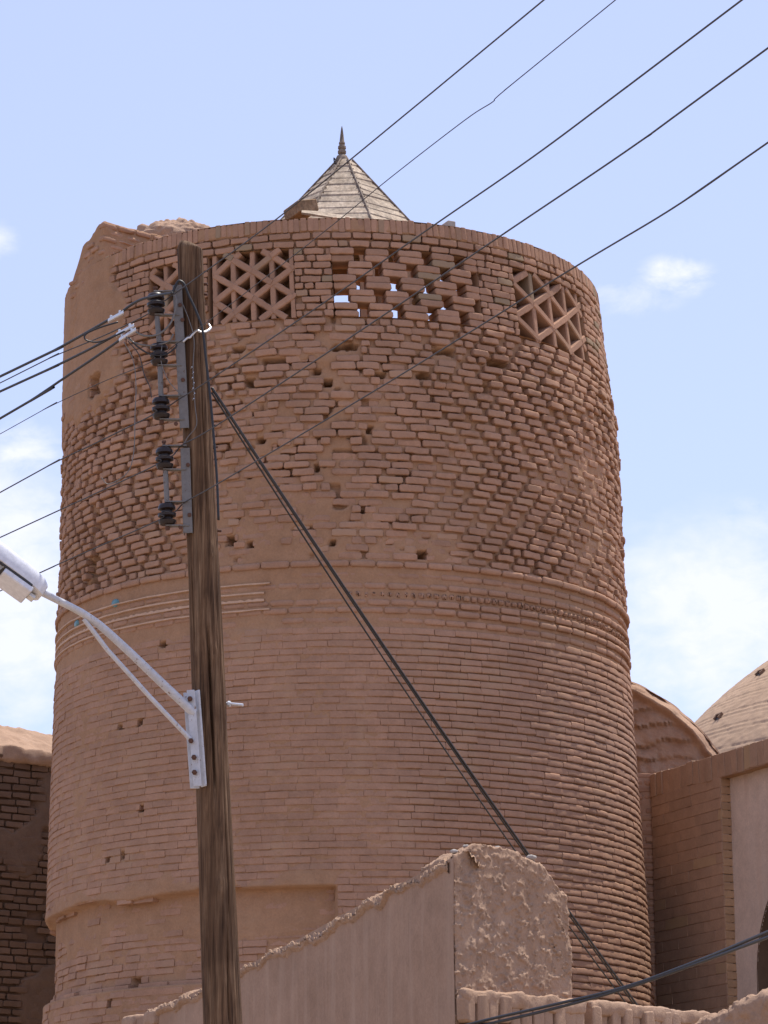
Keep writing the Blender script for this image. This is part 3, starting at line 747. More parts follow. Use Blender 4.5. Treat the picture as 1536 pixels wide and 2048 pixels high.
# ---------------- stair turret on the left shoulder
cA = at(208, 441, 33.25); zt = cA[2]
dR = np.array([.76, .65, 0]); dL = np.array([-.56, .83, 0]); dL /= np.linalg.norm(dL)
hA, hB = .75, .40; zbot = Z_SCR0 + .30
def tshape(L, hf):
    # left half of the roof falls away
    L = L.copy(); s = np.clip((L[:, 1] + hf[1]) / (2 * hf[1]), 0, 1); topw = sstep(-.2, hf[2], L[:, 2])
    L[:, 2] -= topw * (.12 * sstep(.1, .5, s) + .44 * sstep(.55, 1.0, s)); return L
O = np.array([cA[0], cA[1], 0]) + dR * hA + dL * hB; O[2] = (zt + zbot) / 2
turret = rough_block('stair_turret', O, dR, dL, (0, 0, 1), (hA, hB, (zt - zbot) / 2), M['mortar'], tower, .02, .03, .012, 8, tshape)
def wallS(p0, d):
    d = np.asarray(d, float) / np.linalg.norm(d); nrm = np.array([d[1], -d[0], 0.0])
    def S(u, z, off):
        u, z, off = np.broadcast_arrays(np.asarray(u, float), np.asarray(z, float), np.asarray(off, float))
        return np.stack([p0[0] + d[0] * u + nrm[0] * off, p0[1] + d[1] * u + nrm[1] * off, z], -1)
    return S
SR = wallS((cA[0], cA[1]), dR); U = []; Z = []
for i in range(12):
    z = zt - .05 - i * .08
    for k in range(7): U.append(.02 + .12 + k * .235 + (.1 if i % 2 else 0) - .06); Z.append(z + random.gauss(0, .006))
U = np.array(U); Z = np.array(Z); k = (U < 1.38); U, Z = U[k], Z[k]; n = len(U)
relief_bricks('turret_bricks', SR, U, Z, rng.uniform(.17, .22, n), rng.uniform(.045, .06, n), rng.normal(.014, .010, n), M['brick'], turret, rnd=.018, amp=.007, tilt=.1)
SL = wallS((cA[0] + dL[0] * 1.2, cA[1] + dL[1] * 1.2), -dL); U = []; Z = []
for i in range(9):
    z = zt - .06 - i * .08
    for k in range(4):
        u = 1.2 - .1 - k * .2 - (.08 if i % 2 else 0)
        if z < zt - .16 - .9 * max(0, (1.2 - u) - .42) and random.random() < .75: U.append(u); Z.append(z)
n = len(U); relief_bricks('turret_bricks', SL, U, Z, rng.uniform(.15, .2, n), rng.uniform(.045, .06, n), rng.normal(.008, .012, n), M['brick'], turret, rnd=.018, amp=.006, tilt=.1)
def domeshape(cx, cy, zc, rx, ry, rz, amp, freq, name, mat, parent, n=70, flake=0.0):
    a = np.linspace(0, 2 * math.pi, n * 2); e = np.linspace(-.25, math.pi / 2, n)
    Aa, E = np.meshgrid(a, e, indexing='ij'); d = np.stack([np.cos(E) * np.sin(Aa), -np.cos(E) * np.cos(Aa), np.sin(E)], -1).reshape(-1, 3)
    P = d * np.array([rx, ry, rz]); k = amp * fbm(P[:, 0] * freq + cx, P[:, 1] * freq, P[:, 2] * freq, 5, .55)
    P = P + d * k[:, None] + np.array([cx, cy, zc]); return mesh_q(name, P, grid_q(2 * n, n), mat, parent)
pd = at(352, 438, 34.4); domeshape(pd[0], 34.6, pd[2] - .42, .62, .62, .42, .05, 7, 'mud_dome', M['mud'], turret)

# ================================================================== BUILDING ON THE LEFT
pL = at(114, 1500, 41.0); dW = np.array([.80, .60, 0]); dW /= np.linalg.norm(dW)
SLB = wallS((pL[0], pL[1]), dW)          # u negative towards the left
zLt = on_plane(60, 1512, pL, dW)[2]
lb_o = tag(empty('mud_brick_house', (pL[0] - 1.5, pL[1] - 1, 0)), 'dark shaded mud brick wall with crumbling mud roof beside the tower foot', 'house')
def lpl(U, Z): return sstep(-.10, .25, fbm(U * 1.5 + 3, Z * 1.5 + 8, o=3) + .25 * sstep(-.75, -.35, U) - .1)
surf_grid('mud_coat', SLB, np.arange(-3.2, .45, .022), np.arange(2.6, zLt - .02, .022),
          lambda U, Z: -.055 + .064 * lpl(U, Z) + .006 * fbm(U * 9, Z * 9, o=4), M['shade_mud'], lb_o)
U = []; Z = []; Ln = []
z = zLt - .05; i = 0
while z > 2.6:
    u = -3.1 + random.uniform(0, .2)
    while u < .35:
        L = random.uniform(.2, .27)
        if random.random() < .93: U.append(u + L / 2); Z.append(z + random.gauss(0, .004)); Ln.append(L)
        u += L + random.uniform(.006, .03)
    z -= .098; i += 1
n = len(U); relief_bricks('wall_bricks', SLB, U, Z, Ln, rng.uniform(.068, .082, n), rng.normal(.0, .008, n), M['shade_brick'], lb_o, rnd=.009, amp=.006, tilt=.03, slope=.08)
nW = np.array([dW[1], -dW[0], 0])
def roofshape(L, hf):
    L = L.copy(); L[:, 2] += .10 * (1 - (L[:, 0] / hf[0])) * (L[:, 2] > 0) + .44 * np.clip(.9 - L[:, 1] / hf[1], 0, 1) * (L[:, 2] > 0); return L
zc = zLt - .045
O = np.array([pL[0], pL[1], zc]) - dW * 1.2 - nW * .72
rough_block('mud_roof', O, dW, nW, (0, 0, 1), (1.9, .80, .075), M['mud'], lb_o, .03, .06, .035, 5, roofshape)
U = np.arange(-3.0, .4, .29); n = len(U)
relief_bricks('eave_bricks', SLB, U, np.full(n, zLt - .03) + rng.normal(0, .01, n), rng.uniform(.2, .28, n), rng.uniform(.06, .08, n), rng.normal(.07, .02, n), M['shade_brick'], lb_o, rnd=.02, back=.16, amp=.008, tilt=.12)
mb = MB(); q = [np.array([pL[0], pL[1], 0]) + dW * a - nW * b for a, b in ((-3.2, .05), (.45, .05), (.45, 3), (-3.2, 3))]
mb.add([*q, *[p + np.array([0, 0, zLt - .06]) for p in q]], [(0, 1, 5, 4), (1, 2, 6, 5), (2, 3, 7, 6), (3, 0, 4, 7)]); mb.build('wall_mass', M['shade_mud'], lb_o)

# ================================================================== BUILDINGS ON THE RIGHT
dB = np.array([.41, -.91, 0]); dB /= np.linalg.norm(dB); pB = at(1301, 1560, 36.0)
SB = wallS((pB[0], pB[1]), dB); nB = np.array([dB[1], -dB[0], 0])
def bz(px, py): p = on_plane(px, py, pB, dB); return float(np.dot(p - pB, dB)), p[2]
zBt = (bz(1301, 1560)[1] + bz(1536, 1466)[1]) / 2
uR, zR = bz(1440, 1556); uE = 7.5
rb = tag(empty('arcade_building', (pB[0] + 1, pB[1] - 1, 0)), 'brick courtyard building with pale plaster panel and arch, right of the tower', 'building')
ARC_U = bz(1497, 1990)[0] + .80; ARC_Z = bz(1497, 1962)[1]
ZB0 = bz(1310, 2060)[1] - .6
def barch(U, Z): return (np.abs(U - ARC_U) < .95)
surf_grid('brick_wall', SB, np.unique(np.round(np.concatenate([np.arange(-.0, uR, .03), [uR]]), 4)), np.unique(np.concatenate([np.arange(ZB0, zBt, .03), [zBt]])), lambda U, Z: -.007 + .003 * fbm(U * 8, Z * 8, o=3), M['rb_mud'], rb)
surf_grid('brick_wall', SB, np.arange(uR, uE, .04), np.unique(np.concatenate([np.arange(zR, zBt, .04), [zBt]])), lambda U, Z: -.007 + .003 * fbm(U * 8, Z * 8, o=3), M['rb_mud'], rb)
U = []; Z = []; Ln = []; H = []; PR = []
sold = .27; z = zBt - sold - .05; i = 0
while z > ZB0:
    u = .004 + (0 if i % 2 else -.21)
    while u < uR - .03:
        L = .46 + random.uniform(-.1, .1); a, b = max(u, .004), min(u + L, uR - .003)
        if b - a > .05: U.append((a + b) / 2); Z.append(z); Ln.append(b - a); H.append(random.uniform(.1155, .119)); PR.append(random.gauss(0, .0012))
        u += L + .004
    z -= .122; i += 1
relief_bricks('wall_bricks', SB, U, Z, Ln, H, PR, M['rb_brick'], rb, rnd=.0045, amp=.0035, tilt=.002, endr=.15)
U = np.arange(.07, uE, .142); n = len(U)
relief_bricks('parapet_bricks', SB, U, np.full(n, zBt - sold / 2) + rng.normal(0, .006, n), rng.uniform(.130, .139, n), np.full(n, sold), rng.normal(.004, .004, n), M['rb_brick'], rb, rnd=.007, back=.2, amp=.005, tilt=.03)
# reveal, plaster panel with arch
RD = .125
mb = MB()
zz = np.arange(zR - .002, ZB0, -.09)
for k in range(len(zz) - 1):
    p = SB(np.array([uR - .05]), np.array([(zz[k] + zz[k + 1]) / 2]), np.array([-RD / 2 - .008]))[0]
    mb.box(p, dB, nB, (0, 0, 1), (.056 + random.uniform(-.003, .003), RD / 2, .041), .006)
mb.build('reveal_bricks', M['yellow_brick'], rb)
mb = MB(); a = SB(np.array([uR, uE, uE, uR]), np.full(4, zR + .001), np.array([-.012, -.012, -.2, -.2])); mb.add(a, [(0, 1, 2, 3)]); mb.build('panel_soffit', M['yellow_brick'], rb)
ah = .80; asp = ARC_Z
usP = np.arange(uR - .06, uE, .02); zsP = np.arange(ZB0, zR + .02, .02)
def archz(U): return asp + 1.15 * np.sqrt(np.maximum(0, 1 - np.abs((U - ARC_U) / ah) ** 1.7))
def inarch(U, Z): return (np.abs(U - ARC_U) < ah) & (Z < archz(U))
surf_grid('plaster_panel', SB, usP, zsP, lambda U, Z: -RD + .004 * fbm(U * 3, Z * 3, o=3), M['white_plaster'], rb, drop=inarch)
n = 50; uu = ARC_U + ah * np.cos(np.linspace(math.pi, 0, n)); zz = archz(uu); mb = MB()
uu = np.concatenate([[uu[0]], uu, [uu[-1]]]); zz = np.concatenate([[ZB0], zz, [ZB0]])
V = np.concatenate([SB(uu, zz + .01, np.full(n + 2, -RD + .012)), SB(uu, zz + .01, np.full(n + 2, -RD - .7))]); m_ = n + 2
mb.add(V, [(i, i + 1, m_ + i + 1, m_ + i) for i in range(m_ - 1)]); mb.build('arch_reveal', M['shade_mud'], rb, smooth=True, angle=40)  # deep shade of the arch is carried by the dark colour
mb = MB(); mb.add(SB(np.array([ARC_U - 1.1, ARC_U + 1.1, ARC_U + 1.1, ARC_U - 1.1]), np.array([0, 0, zR, zR]), np.full(4, -RD - .7)), [(0, 1, 2, 3)]); mb.build('arch_back', M['shade_mud'], rb)  # back likewise darkened by colour for the unlit arch interior
mb = MB()
q = [SB(np.array([a]), np.array([0.0]), np.array([b]))[0] for a, b in ((.0, -.02), (uE, -.14), (uE, -2.2), (.0, -2.2))]
tp = [p + np.array([0, 0, zBt - .02]) for p in q]
mb.add(q + tp, [(1, 2, 6, 5), (2, 3, 7, 6), (3, 0, 4, 7), (4, 5, 6, 7)])
mb.add(list(SB(np.array([0, uE, uE, 0]), np.array([0, 0, ZB0, ZB0]), np.full(4, -.02))), [(0, 1, 2, 3)]); mb.build('wall_mass', M['rb_mud'], rb)
# return wall next to the tower
pC = at(1255, 1700, 36.02); SC = wallS((pC[0], pC[1]), (1, .05, 0)); rw = tag(empty('connecting_wall', (pC[0], pC[1], 0)), 'narrow strip of brick wall squeezed between the tower and the arcade building', 'wall')
surf_grid('mortar', SC, np.arange(-.5, 1.3, .03), np.arange(2.8, zBt + .06, .03), lambda U, Z: -.008 + .004 * fbm(U * 8, Z * 8, o=3), M['rb_mud'], rw)
U = []; Z = []; z = zBt; i = 0
while z > 2.9:
    for k in range(8): U.append(-.45 + k * .22 + (.11 if i % 2 else 0)); Z.append(z)
    z -= .0835; i += 1
n = len(U); relief_bricks('wall_bricks', SC, U, Z, rng.uniform(.19, .215, n), rng.uniform(.058, .068, n), rng.normal(.004, .006, n), M['brick'], rw, rnd=.016, amp=.004, tilt=.02)
# vault end behind it
vt = tag(empty('vaulted_hall', (at(1300, 1500, 38)[0], 38, 0)), 'rough mud covered vault end between the tower and the big dome', 'vault')
VY = 38.0; vp = [at(x, y, VY) for x, y in ((1265, 1358), (1340, 1399), (1440, 1499))]
(x1, z1), (x2, z2), (x3, z3) = [(p[0], p[2]) for p in vp]
Dm = 2 * (x1 * (z2 - z3) + x2 * (z3 - z1) + x3 * (z1 - z2))
vx = ((x1 ** 2 + z1 ** 2) * (z2 - z3) + (x2 ** 2 + z2 ** 2) * (z3 - z1) + (x3 ** 2 + z3 ** 2) * (z1 - z2)) / Dm
vz = ((x1 ** 2 + z1 ** 2) * (x3 - x2) + (x2 ** 2 + z2 ** 2) * (x1 - x3) + (x3 ** 2 + z3 ** 2) * (x2 - x1)) / Dm
VR = math.hypot(x1 - vx, z1 - vz); print('vault', vx, vz, VR)
nr, na = 90, 200
aa = np.linspace(R_(-5), R_(185), na); rr = np.linspace(.3, 1, nr)
Rg, Ag = np.meshgrid(rr, aa, indexing='ij'); X = vx + Rg * VR * np.cos(Ag); Zv = vz + Rg * VR * np.sin(Ag)
lay_ = (Zv * 5.2 + .5 * fbm(X * 1.5, Zv * 1.5, o=3)); stepz = .08 * sstep(.925, .88, Rg) * (1 - (lay_ - np.floor(lay_))) * (.4 + .6 * (vnoise(X * .8, np.floor(lay_) * 3.1) > -.1))
Yv = VY - stepz - .04 * fbm(X * 5, Zv * 5, o=4) - .10 * sstep(.955, .945, Rg) * sstep(.90, .94, Rg) + .16 * sstep(.955, 1.0, Rg)
mesh_q('end_wall', np.stack([X, Yv, Zv], -1).reshape(-1, 3), grid_q(nr, na)[:, ::-1], M['vault'], vt)
yy = np.linspace(0.1, 5, 40); Yg, Ag = np.meshgrid(yy, aa, indexing='ij')
k = VR - .03 + .018 * fbm(Yg * 4, Ag * 12, o=4)
mesh_q('vault_roof', np.stack([vx + k * np.cos(Ag), VY + Yg, vz + k * np.sin(Ag)], -1).reshape(-1, 3), grid_q(40, na), M['mud'], vt)
mb = MB(); mb.add([(x1 - 1, VY + .1, 0), (x3 + .4, VY + .1, 0), (x3 + .4, VY + .1, vz + .8), (x1 - 1, VY + .1, vz + .8)], [(0, 1, 2, 3)]); mb.build('lower_wall', M['vault'], vt)
# great dome
DY = 50.0; e1, e2 = at(1395, 1441, DY), at(1536, 1326, DY); mid = at(1462, 1380, DY)
t_ = np.array([e2[0] - e1[0], e2[2] - e1[2]]); ch = np.linalg.norm(t_); t_ /= ch; nn = np.array([t_[1], -t_[0]]); 
sag = abs(np.dot(np.array([mid[0] - e1[0], mid[2] - e1[2]]), np.array([-t_[1], t_[0]]))); DR = 7.2
cmid = (np.array([e1[0], e1[2]]) + np.array([e2[0], e2[2]])) / 2; dc = cmid + nn * math.sqrt(DR ** 2 - (ch / 2) ** 2)
print('dome', dc, sag)
dome = tag(empty('brick_dome', (dc[0], DY, 0)), 'large sunlit brick dome with dark vent openings behind the arcade building', 'dome')
n = 420; ths = np.linspace(-R_(100), R_(100), n * 2); es = np.linspace(-.1, 1.45, n)
Tg, Eg = np.meshgrid(ths, es, indexing='ij'); cs = Eg * DR / .10; fr = cs - np.floor(cs)
VENT = [(1437, 1436), (1520, 1348)]
def on_dome(px, py):
    d = pix(px, py); d = d / np.linalg.norm(d); c = np.array([dc[0], DY, dc[1]]) - CAM; bq = np.dot(d, c); h2 = np.dot(c, c) - bq * bq
    s = bq - math.sqrt(max(0, DR * DR - h2)); return CAM + d * s
kk = DR - .014 * sstep(.80, .95, fr) * (.4 + .6 * (vnoise(Tg * 14, np.floor(cs) * 2.7) > -.3)) + .005 * fbm(Tg * 60, Eg * 90, o=2)
mesh_q('dome_shell', np.stack([dc[0] + kk * np.cos(Eg) * np.sin(Tg), DY - kk * np.cos(Eg) * np.cos(Tg), dc[1] + kk * np.sin(Eg)], -1).reshape(-1, 3), grid_q(2 * n, n), M['dome'], dome)
mb = MB(); a = np.linspace(0, 2 * math.pi, 49)[:-1]
mb.add(list(np.stack([dc[0] + DR * np.cos(-.1) * np.sin(a), DY - DR * np.cos(-.1) * np.cos(a), 0 * a], -1)) + list(np.stack([dc[0] + DR * np.sin(a), DY - DR * np.cos(a), 0 * a + dc[1] - .5], -1)), [(i, (i + 1) % 48, 48 + (i + 1) % 48, 48 + i) for i in range(48)])
mb.build('dome_drum', M['dome'], dome, smooth=True)
for px, py in VENT:
    p = on_dome(px, py); nr_ = (p - np.array([dc[0], DY, dc[1]])); nr_ /= np.linalg.norm(nr_); e = np.cross([0, 0, 1.0], nr_); e /= np.linalg.norm(e); f = np.cross(nr_, e)
    mb = MB(); O_ = p
    mb.box(O_ + f * .055, e, f, nr_, (.085, .018, .05), .004); mb.box(O_ + e * .07, e, f, nr_, (.015, .037, .045), .003); mb.box(O_ - e * .07, e, f, nr_, (.015, .037, .045), .003)
    v = mb.build('vent', M['hollow'], dome); q = MB(); q.box(O_ - f * .002, e, f, nr_, (.055, .037, .012)); q.build('vent_hole_shade', M['trim_and_shade'], v)  # black block painted as the shade inside the vent opening

# ================================================================== FOREGROUND MUD WALL
cW = at(908, 1745, 20.0); dM = np.array([-.40, .90, 0]); dM /= np.linalg.norm(dM); nM = np.array([-dM[1], dM[0], 0])   # face towards the street
if nM[0] > 0: nM = -nM
def mz(px, py): p = on_plane(px, py, cW, dM); return float(np.dot(p - cW, dM)), p[2]
prof = sorted([mz(x, y) for x, y in ((905, 1716), (800, 1768), (700, 1820), (600, 1876), (500, 1928), (400, 1980), (330, 2008), (290, 2030), (255, 2046))])
pu = np.array([p[0] for p in prof]); pz = np.array([p[1] for p in prof]); print('mudwall', prof)
mw = tag(empty('mud_wall', (cW[0], cW[1], 0)), 'long mud plastered garden wall with crumbling sloped top and rough rounded end', 'wall')
def SM(u, z, off):
    u, z, off = np.broadcast_arrays(np.asarray(u, float), np.asarray(z, float), np.asarray(off, float))
    return np.stack([cW[0] + dM[0] * u + nM[0] * off, cW[1] + dM[1] * u + nM[1] * off, z], -1)
uw = np.arange(0, pu[-1] + 2.5, .03); tz = np.linspace(0, 1, 60)
Ug, Tz = np.meshgrid(uw, tz, indexing='ij'); ztop = np.interp(Ug, pu, pz)
Zg = 2.2 + (ztop - 2.2) * Tz
mesh_q('plastered_face', SM(Ug.ravel(), Zg.ravel(), (.012 * fbm(Ug * 1.5, Zg * .8, o=4) + .0012 * fbm(Ug * 12, Zg * 3, o=3)).ravel()), grid_q(len(uw), 60)[:, ::-1], M['plaster_mud'], mw)
mb = MB(); e = pu[-1] + 2.4

Bt = [np.array(SM(a, 2.25, 0)) for a in (0, e)]
uu_ = np.linspace(.30, e, 40); zz_ = np.interp(uu_, pu, pz) - .03
mb.add(np.concatenate([SM(uu_, zz_, -.01), SM(uu_, zz_, -.42), SM(uu_, 0 * uu_, -.42)]), [(r * 40 + i, r * 40 + i + 1, (r + 1) * 40 + i + 1, (r + 1) * 40 + i) for r in (0, 1) for i in range(39)])
mb.add([np.array(SM(0, 0, 0)), np.array(SM(e, 0, 0)), np.array(SM(e, 2.25, 0)), np.array(SM(0, 2.25, 0))], [(0, 1, 2, 3)]); mb.build('wall_mass', M['plaster_mud'], mw)
# coping: a rough roll of straw mud
uc = np.arange(.06, pu[-2] - .05, .012); ac = np.linspace(-.25, 1, 44)
Ug, Ac = np.meshgrid(uc, ac, indexing='ij'); th = Ac * math.pi
zt_ = np.interp(Ug, pu, pz)
rad = .075 * (1 + .25 * fbm(Ug * 2.2, Ug * 0 + 1, o=3)); wid = .27
k = .010 * fbm(Ug * 5, Ac * 4, o=3) + .020 * np.clip(fbm(Ug * 38, Ac * 22, o=3, g=.8), -.4, .8)
wid = .27 - .16 * sstep(.5, .0, Ug); off = .022 - wid + (wid + .6 * k) * np.cos(th); zz = zt_ - .03 + rad * 1.35 * (np.sin(th) * (Ac < 0) + (Ac >= 0) * np.clip(1 - np.abs(np.cos(th)), 0, 1) ** .75) + 1.1 * k * (Ac > .02) + .02 * fbm(Ug * 5, Ug * 0, o=3)
droop = .03 * np.maximum(0, fbm(Ug * 6, Ug * 0 + 7, o=4)); zz = zz - droop * (Ac < .08)
mesh_q('mud_coping', SM(Ug.ravel(), zz.ravel(), off.ravel()), grid_q(len(uc), 44)[:, ::-1], M['mud'], mw)
# broken bricks at the low end
for px, py, w in ((262, 2034, .13), (305, 2024, .12)):
    u, z = mz(px, py); rough_block('coping_brick', np.array(SM(u, z - .05, -.1)), dM, nM, (0, 0, 1), (w, .14, .06), M['mud'], mw, .02, .03, .012, 9)
# rough rounded end of the wall
dP = np.array([.61, .79, 0]); dP /= np.linalg.norm(dP); nP = np.array([dP[1], -dP[0], 0])
sP = float(np.dot(on_plane(1141, 1850, cW, dP) - cW, dP)); ztP = on_plane(985, 1690, cW, dP)[2]; zbP = 2.2
def pshape(L, hf):
    L = L.copy(); s = (L[:, 0] + hf[0]) / (2 * hf[0]); tw_ = sstep(-hf[2] + .8, hf[2], L[:, 2])
    dz = .10 * sstep(.22, .0, s) + .085 * sstep(.35, .9, s) + .16 * sstep(.80, 1.0, s)
    L[:, 2] -= tw_ * dz; L[:, 0] += .07 * (1 - s) * sstep(.98, .6, L[:, 1] / hf[1]); L[:, 0] -= .09 * tw_ * sstep(.4, 1, s) * sstep(hf[2] - .5, hf[2], L[:, 2]) ; return L
O = cW + dP * (sP / 2 + .02) + dM * .32 + nM * .004 - dP * .016; O = np.array([O[0], O[1], (ztP + zbP) / 2])
rough_block('end_pier', O, dP, -dM, (0, 0, 1), (sP / 2, .32, (ztP - zbP) / 2), M['mud'], mw, .0085, .02, .017, 5.5, pshape, 6, flake=1.5)
# pebbles on it
peb = [('dark pebble at the near corner of the rough mud wall end', 908, 1700, .020), ('pale grey pebble on the crest of the rough mud wall end', 932, 1690, .017), ('small dark pebble low on the crest of the mud wall end', 938, 1699, .014),
       ('white pebble beside the crossing cables on the mud wall end', 996, 1693, .018), ('flat brown stone on the sloping side of the mud wall end', 1062, 1712, .026)]
for lab, px, py, r in peb:
    p = on_plane(px, py + 3, cW - nP * .06, dP)
    mb = MB(); n = 10; V = []; Fc = []
    for i in range(7):
        e = -math.pi / 2 + math.pi * i / 6
        for j in range(n):
            a = 2 * math.pi * j / n; k = r * (1 + random.uniform(-.16, .16)); V.append((p[0] + k * 1.35 * math.cos(e) * math.cos(a), p[1] + k * math.cos(e) * math.sin(a), p[2] + k * .75 * math.sin(e)))
    for i in range(6):
        for j in range(n): Fc.append((i * n + j, i * n + (j + 1) % n, (i + 1) * n + (j + 1) % n, (i + 1) * n + j))
    mb.add(V, Fc); tag(mb.build('stone', M['stone'], smooth=True), lab, 'stone', 'stones on the mud wall end')
# low walls with brick-on-edge tops
def low_wall(name, label, x0, y0, x1, y1, pofs, seed):
    p0 = np.array([cW[0], cW[1], 0]) + nP * pofs; a = on_plane(x0, y0, p0, dP); b_ = on_plane(x1, y1, p0, dP)
    L = np.linalg.norm((b_ - a)[:2]); z0, z1 = a[2], b_[2]; S = wallS((a[0], a[1]), dP)
    def S2(u, z, off): return S(u, np.asarray(z) + (z1 - z0) * np.asarray(u) / L, off)
    r = tag(empty(name, (a[0], a[1], 0)), label, 'wall'); hb = .19
    n = max(3, int(L / .125)); U = (np.arange(n) + .5) * L / n
    relief_bricks('brick_on_edge', S2, U, np.full(n, z0 - hb / 2 - .025) + rng.normal(0, .006, n), np.full(n, L / n) * rng.uniform(.86, .97, n), np.full(n, hb) * rng.uniform(.9, 1.0, n), rng.normal(.0, .012, n), M['mud'], r, rnd=.014, back=.08, amp=.008, tilt=.06)
    zc = z0; rough_block('mud_bed', np.array([*(np.array([a[0], a[1]]) + dP[:2] * L / 2 + dM[:2] * .14), (z0 + z1) / 2 - .045]), dP + np.array([0, 0, (z1 - z0) / L]), -dM, (0, 0, 1), (L / 2, .15, .05), M['mud'], r, .02, .03, .016, 10)
    rough_block('wall_body', np.array([*(np.array([a[0], a[1]]) + dP[:2] * L / 2 + dM[:2] * .17), (z0 + z1) / 2 - hb - .55]), dP + np.array([0, 0, (z1 - z0) / L]), -dM, (0, 0, 1), (L / 2, .175, .52), M['mud'], r, .025, .03, .012, 8)
low_wall('low_brick_wall', 'low mud brick wall with upright bricks joined to the rough mud wall end', 930, 1978, 1174, 2001, .10, 1)
low_wall('low_brick_wall', 'low brick on edge wall running from the gap to the corner under the arcade building', 1181, 2000, 1475, 2032, .04, 2)
pm = at(1500, 2034, 19.0); mm = tag(empty('mud_bank', (pm[0], pm[1], 0)), 'sunlit lumpy mud wall top in the near corner below the arcade building', 'wall')
dq = np.array([.55, -.83, 0])
def mshape(L, hf): L = L.copy(); L[:, 2] += .05 * L[:, 0] * (L[:, 2] > 0) - .16 * (L[:, 1] > 0) * (L[:, 1] / hf[1]) * (L[:, 2] > 0); return L
pc = at(1556, 1988, 19.0)
rough_block('mud_top', pc + np.array([0, 0, -.47]), (.55, -.80, .20), (.83, .55, 0), (0, 0, 1), (.66, .25, .45), M['mud'], mm, .013, .10, .026, 7, None, 5, flake=1.0)

# ================================================================== UTILITY POLE
PY = 18.0
pt_, pb_ = at(379, 482, PY), at(446, 2048, PY); ax = pt_ - pb_; ax_u = ax / np.linalg.norm(ax)
base = pb_ + ax_u * ((0 - pb_[2]) / ax_u[2]); H = np.linalg.norm(pt_ - base)
def pole_c(y):  # centre of the pole at image row y of the survey
    return pt_ + (pb_ - pt_) * ((y - 482) / (2048 - 482))
up_ = tag(empty('utility_pole', tuple(base)), 'weathered round timber utility pole carrying wires and insulators', 'pole')
n = 180; nz = 420; hs = np.linspace(0, 1, nz); a = np.linspace(0, 2 * math.pi, n + 1)[:-1]
ex = np.array([1.0, 0, 0]); ex -= ax_u * np.dot(ex, ax_u); ex /= np.linalg.norm(ex); ey = np.cross(ax_u, ex)   # ey points away from the street
Hg, Ag = np.meshgrid(hs * H, a, indexing='ij')
vis = np.linalg.norm(pt_ - pb_); r_top, r_bot = 26.5 * PY / F_PX, 38.5 * PY / F_PX
rad = r_top + (r_bot - r_top) * (H - Hg) / vis
ca, sa = np.cos(Ag), np.sin(Ag)
gr = fbm(ca * 7, sa * 7, Hg * .55, 4, .6); rad = rad + .004 * gr + .0035 * fbm(ca * 2, sa * 2, Hg * 1.2, 3) 
# drying cracks: angle (0 = image right, -90deg = towards the street)
def crack(h0, h1, ang, w, d):
    t = sstep(h0, h0 + .3, Hg) * sstep(h1, h1 - .3, Hg); c = R_(ang) + .09 * fbm(Hg * 1.3, Hg * 0 + ang, o=3)
    dd = np.angle(np.exp(1j * (Ag - c))); return d * t * sstep(w, w * .25, np.abs(dd))
yh = lambda y: np.linalg.norm(pole_c(y) - base)
rad = rad - .004 * np.maximum(0, vnoise(ca * 22, sa * 22, Hg * .8)) - .006 * np.maximum(0, vnoise(ca * 11 + 5, sa * 11, Hg * .5) - .2) - crack(yh(1640), yh(1270), -78, .13, .05) - crack(yh(1350), yh(1130), -135, .10, .03) - crack(yh(2100), yh(1830), -62, .07, .02) - crack(yh(1900), yh(1500), -50, .05, .014) - crack(yh(1100), yh(500), -64, .05, .014)
for ky, ka in ((1335, -62), (1130, -50), (720, -70), (560, -45), (1790, -75)):
    dd = np.angle(np.exp(1j * (Ag - R_(ka)))) * .1; dh = Hg - yh(ky); q = np.sqrt(dd ** 2 + (dh * .75) ** 2); rad = rad + .008 * np.exp(-(q / .03) ** 2) - .010 * np.exp(-(q / .011) ** 2)
top = sstep(H - .07, H, Hg); rad = rad * (1 - .22 * top ** 3)
dzt = -.05 * top * (ca * .5 + .5) 
W = base + ax_u * (Hg + dzt)[..., None] + ex * (rad * ca)[..., None] + ey * (rad * sa)[..., None]
V = W.reshape(-1, 3); Q = np.array([(i * n + j, i * n + (j + 1) % n, (i + 1) * n + (j + 1) % n, (i + 1) * n + j) for i in range(nz - 1) for j in range(n)])
cp = base + ax_u * (H - .005); V = np.vstack([V, cp]); T = [((nz - 1) * n + j, (nz - 1) * n + (j + 1) % n, len(V) - 1) for j in range(n)]
mesh_q('timber_shaft', V, Q, M['pole'], up_, T=T)
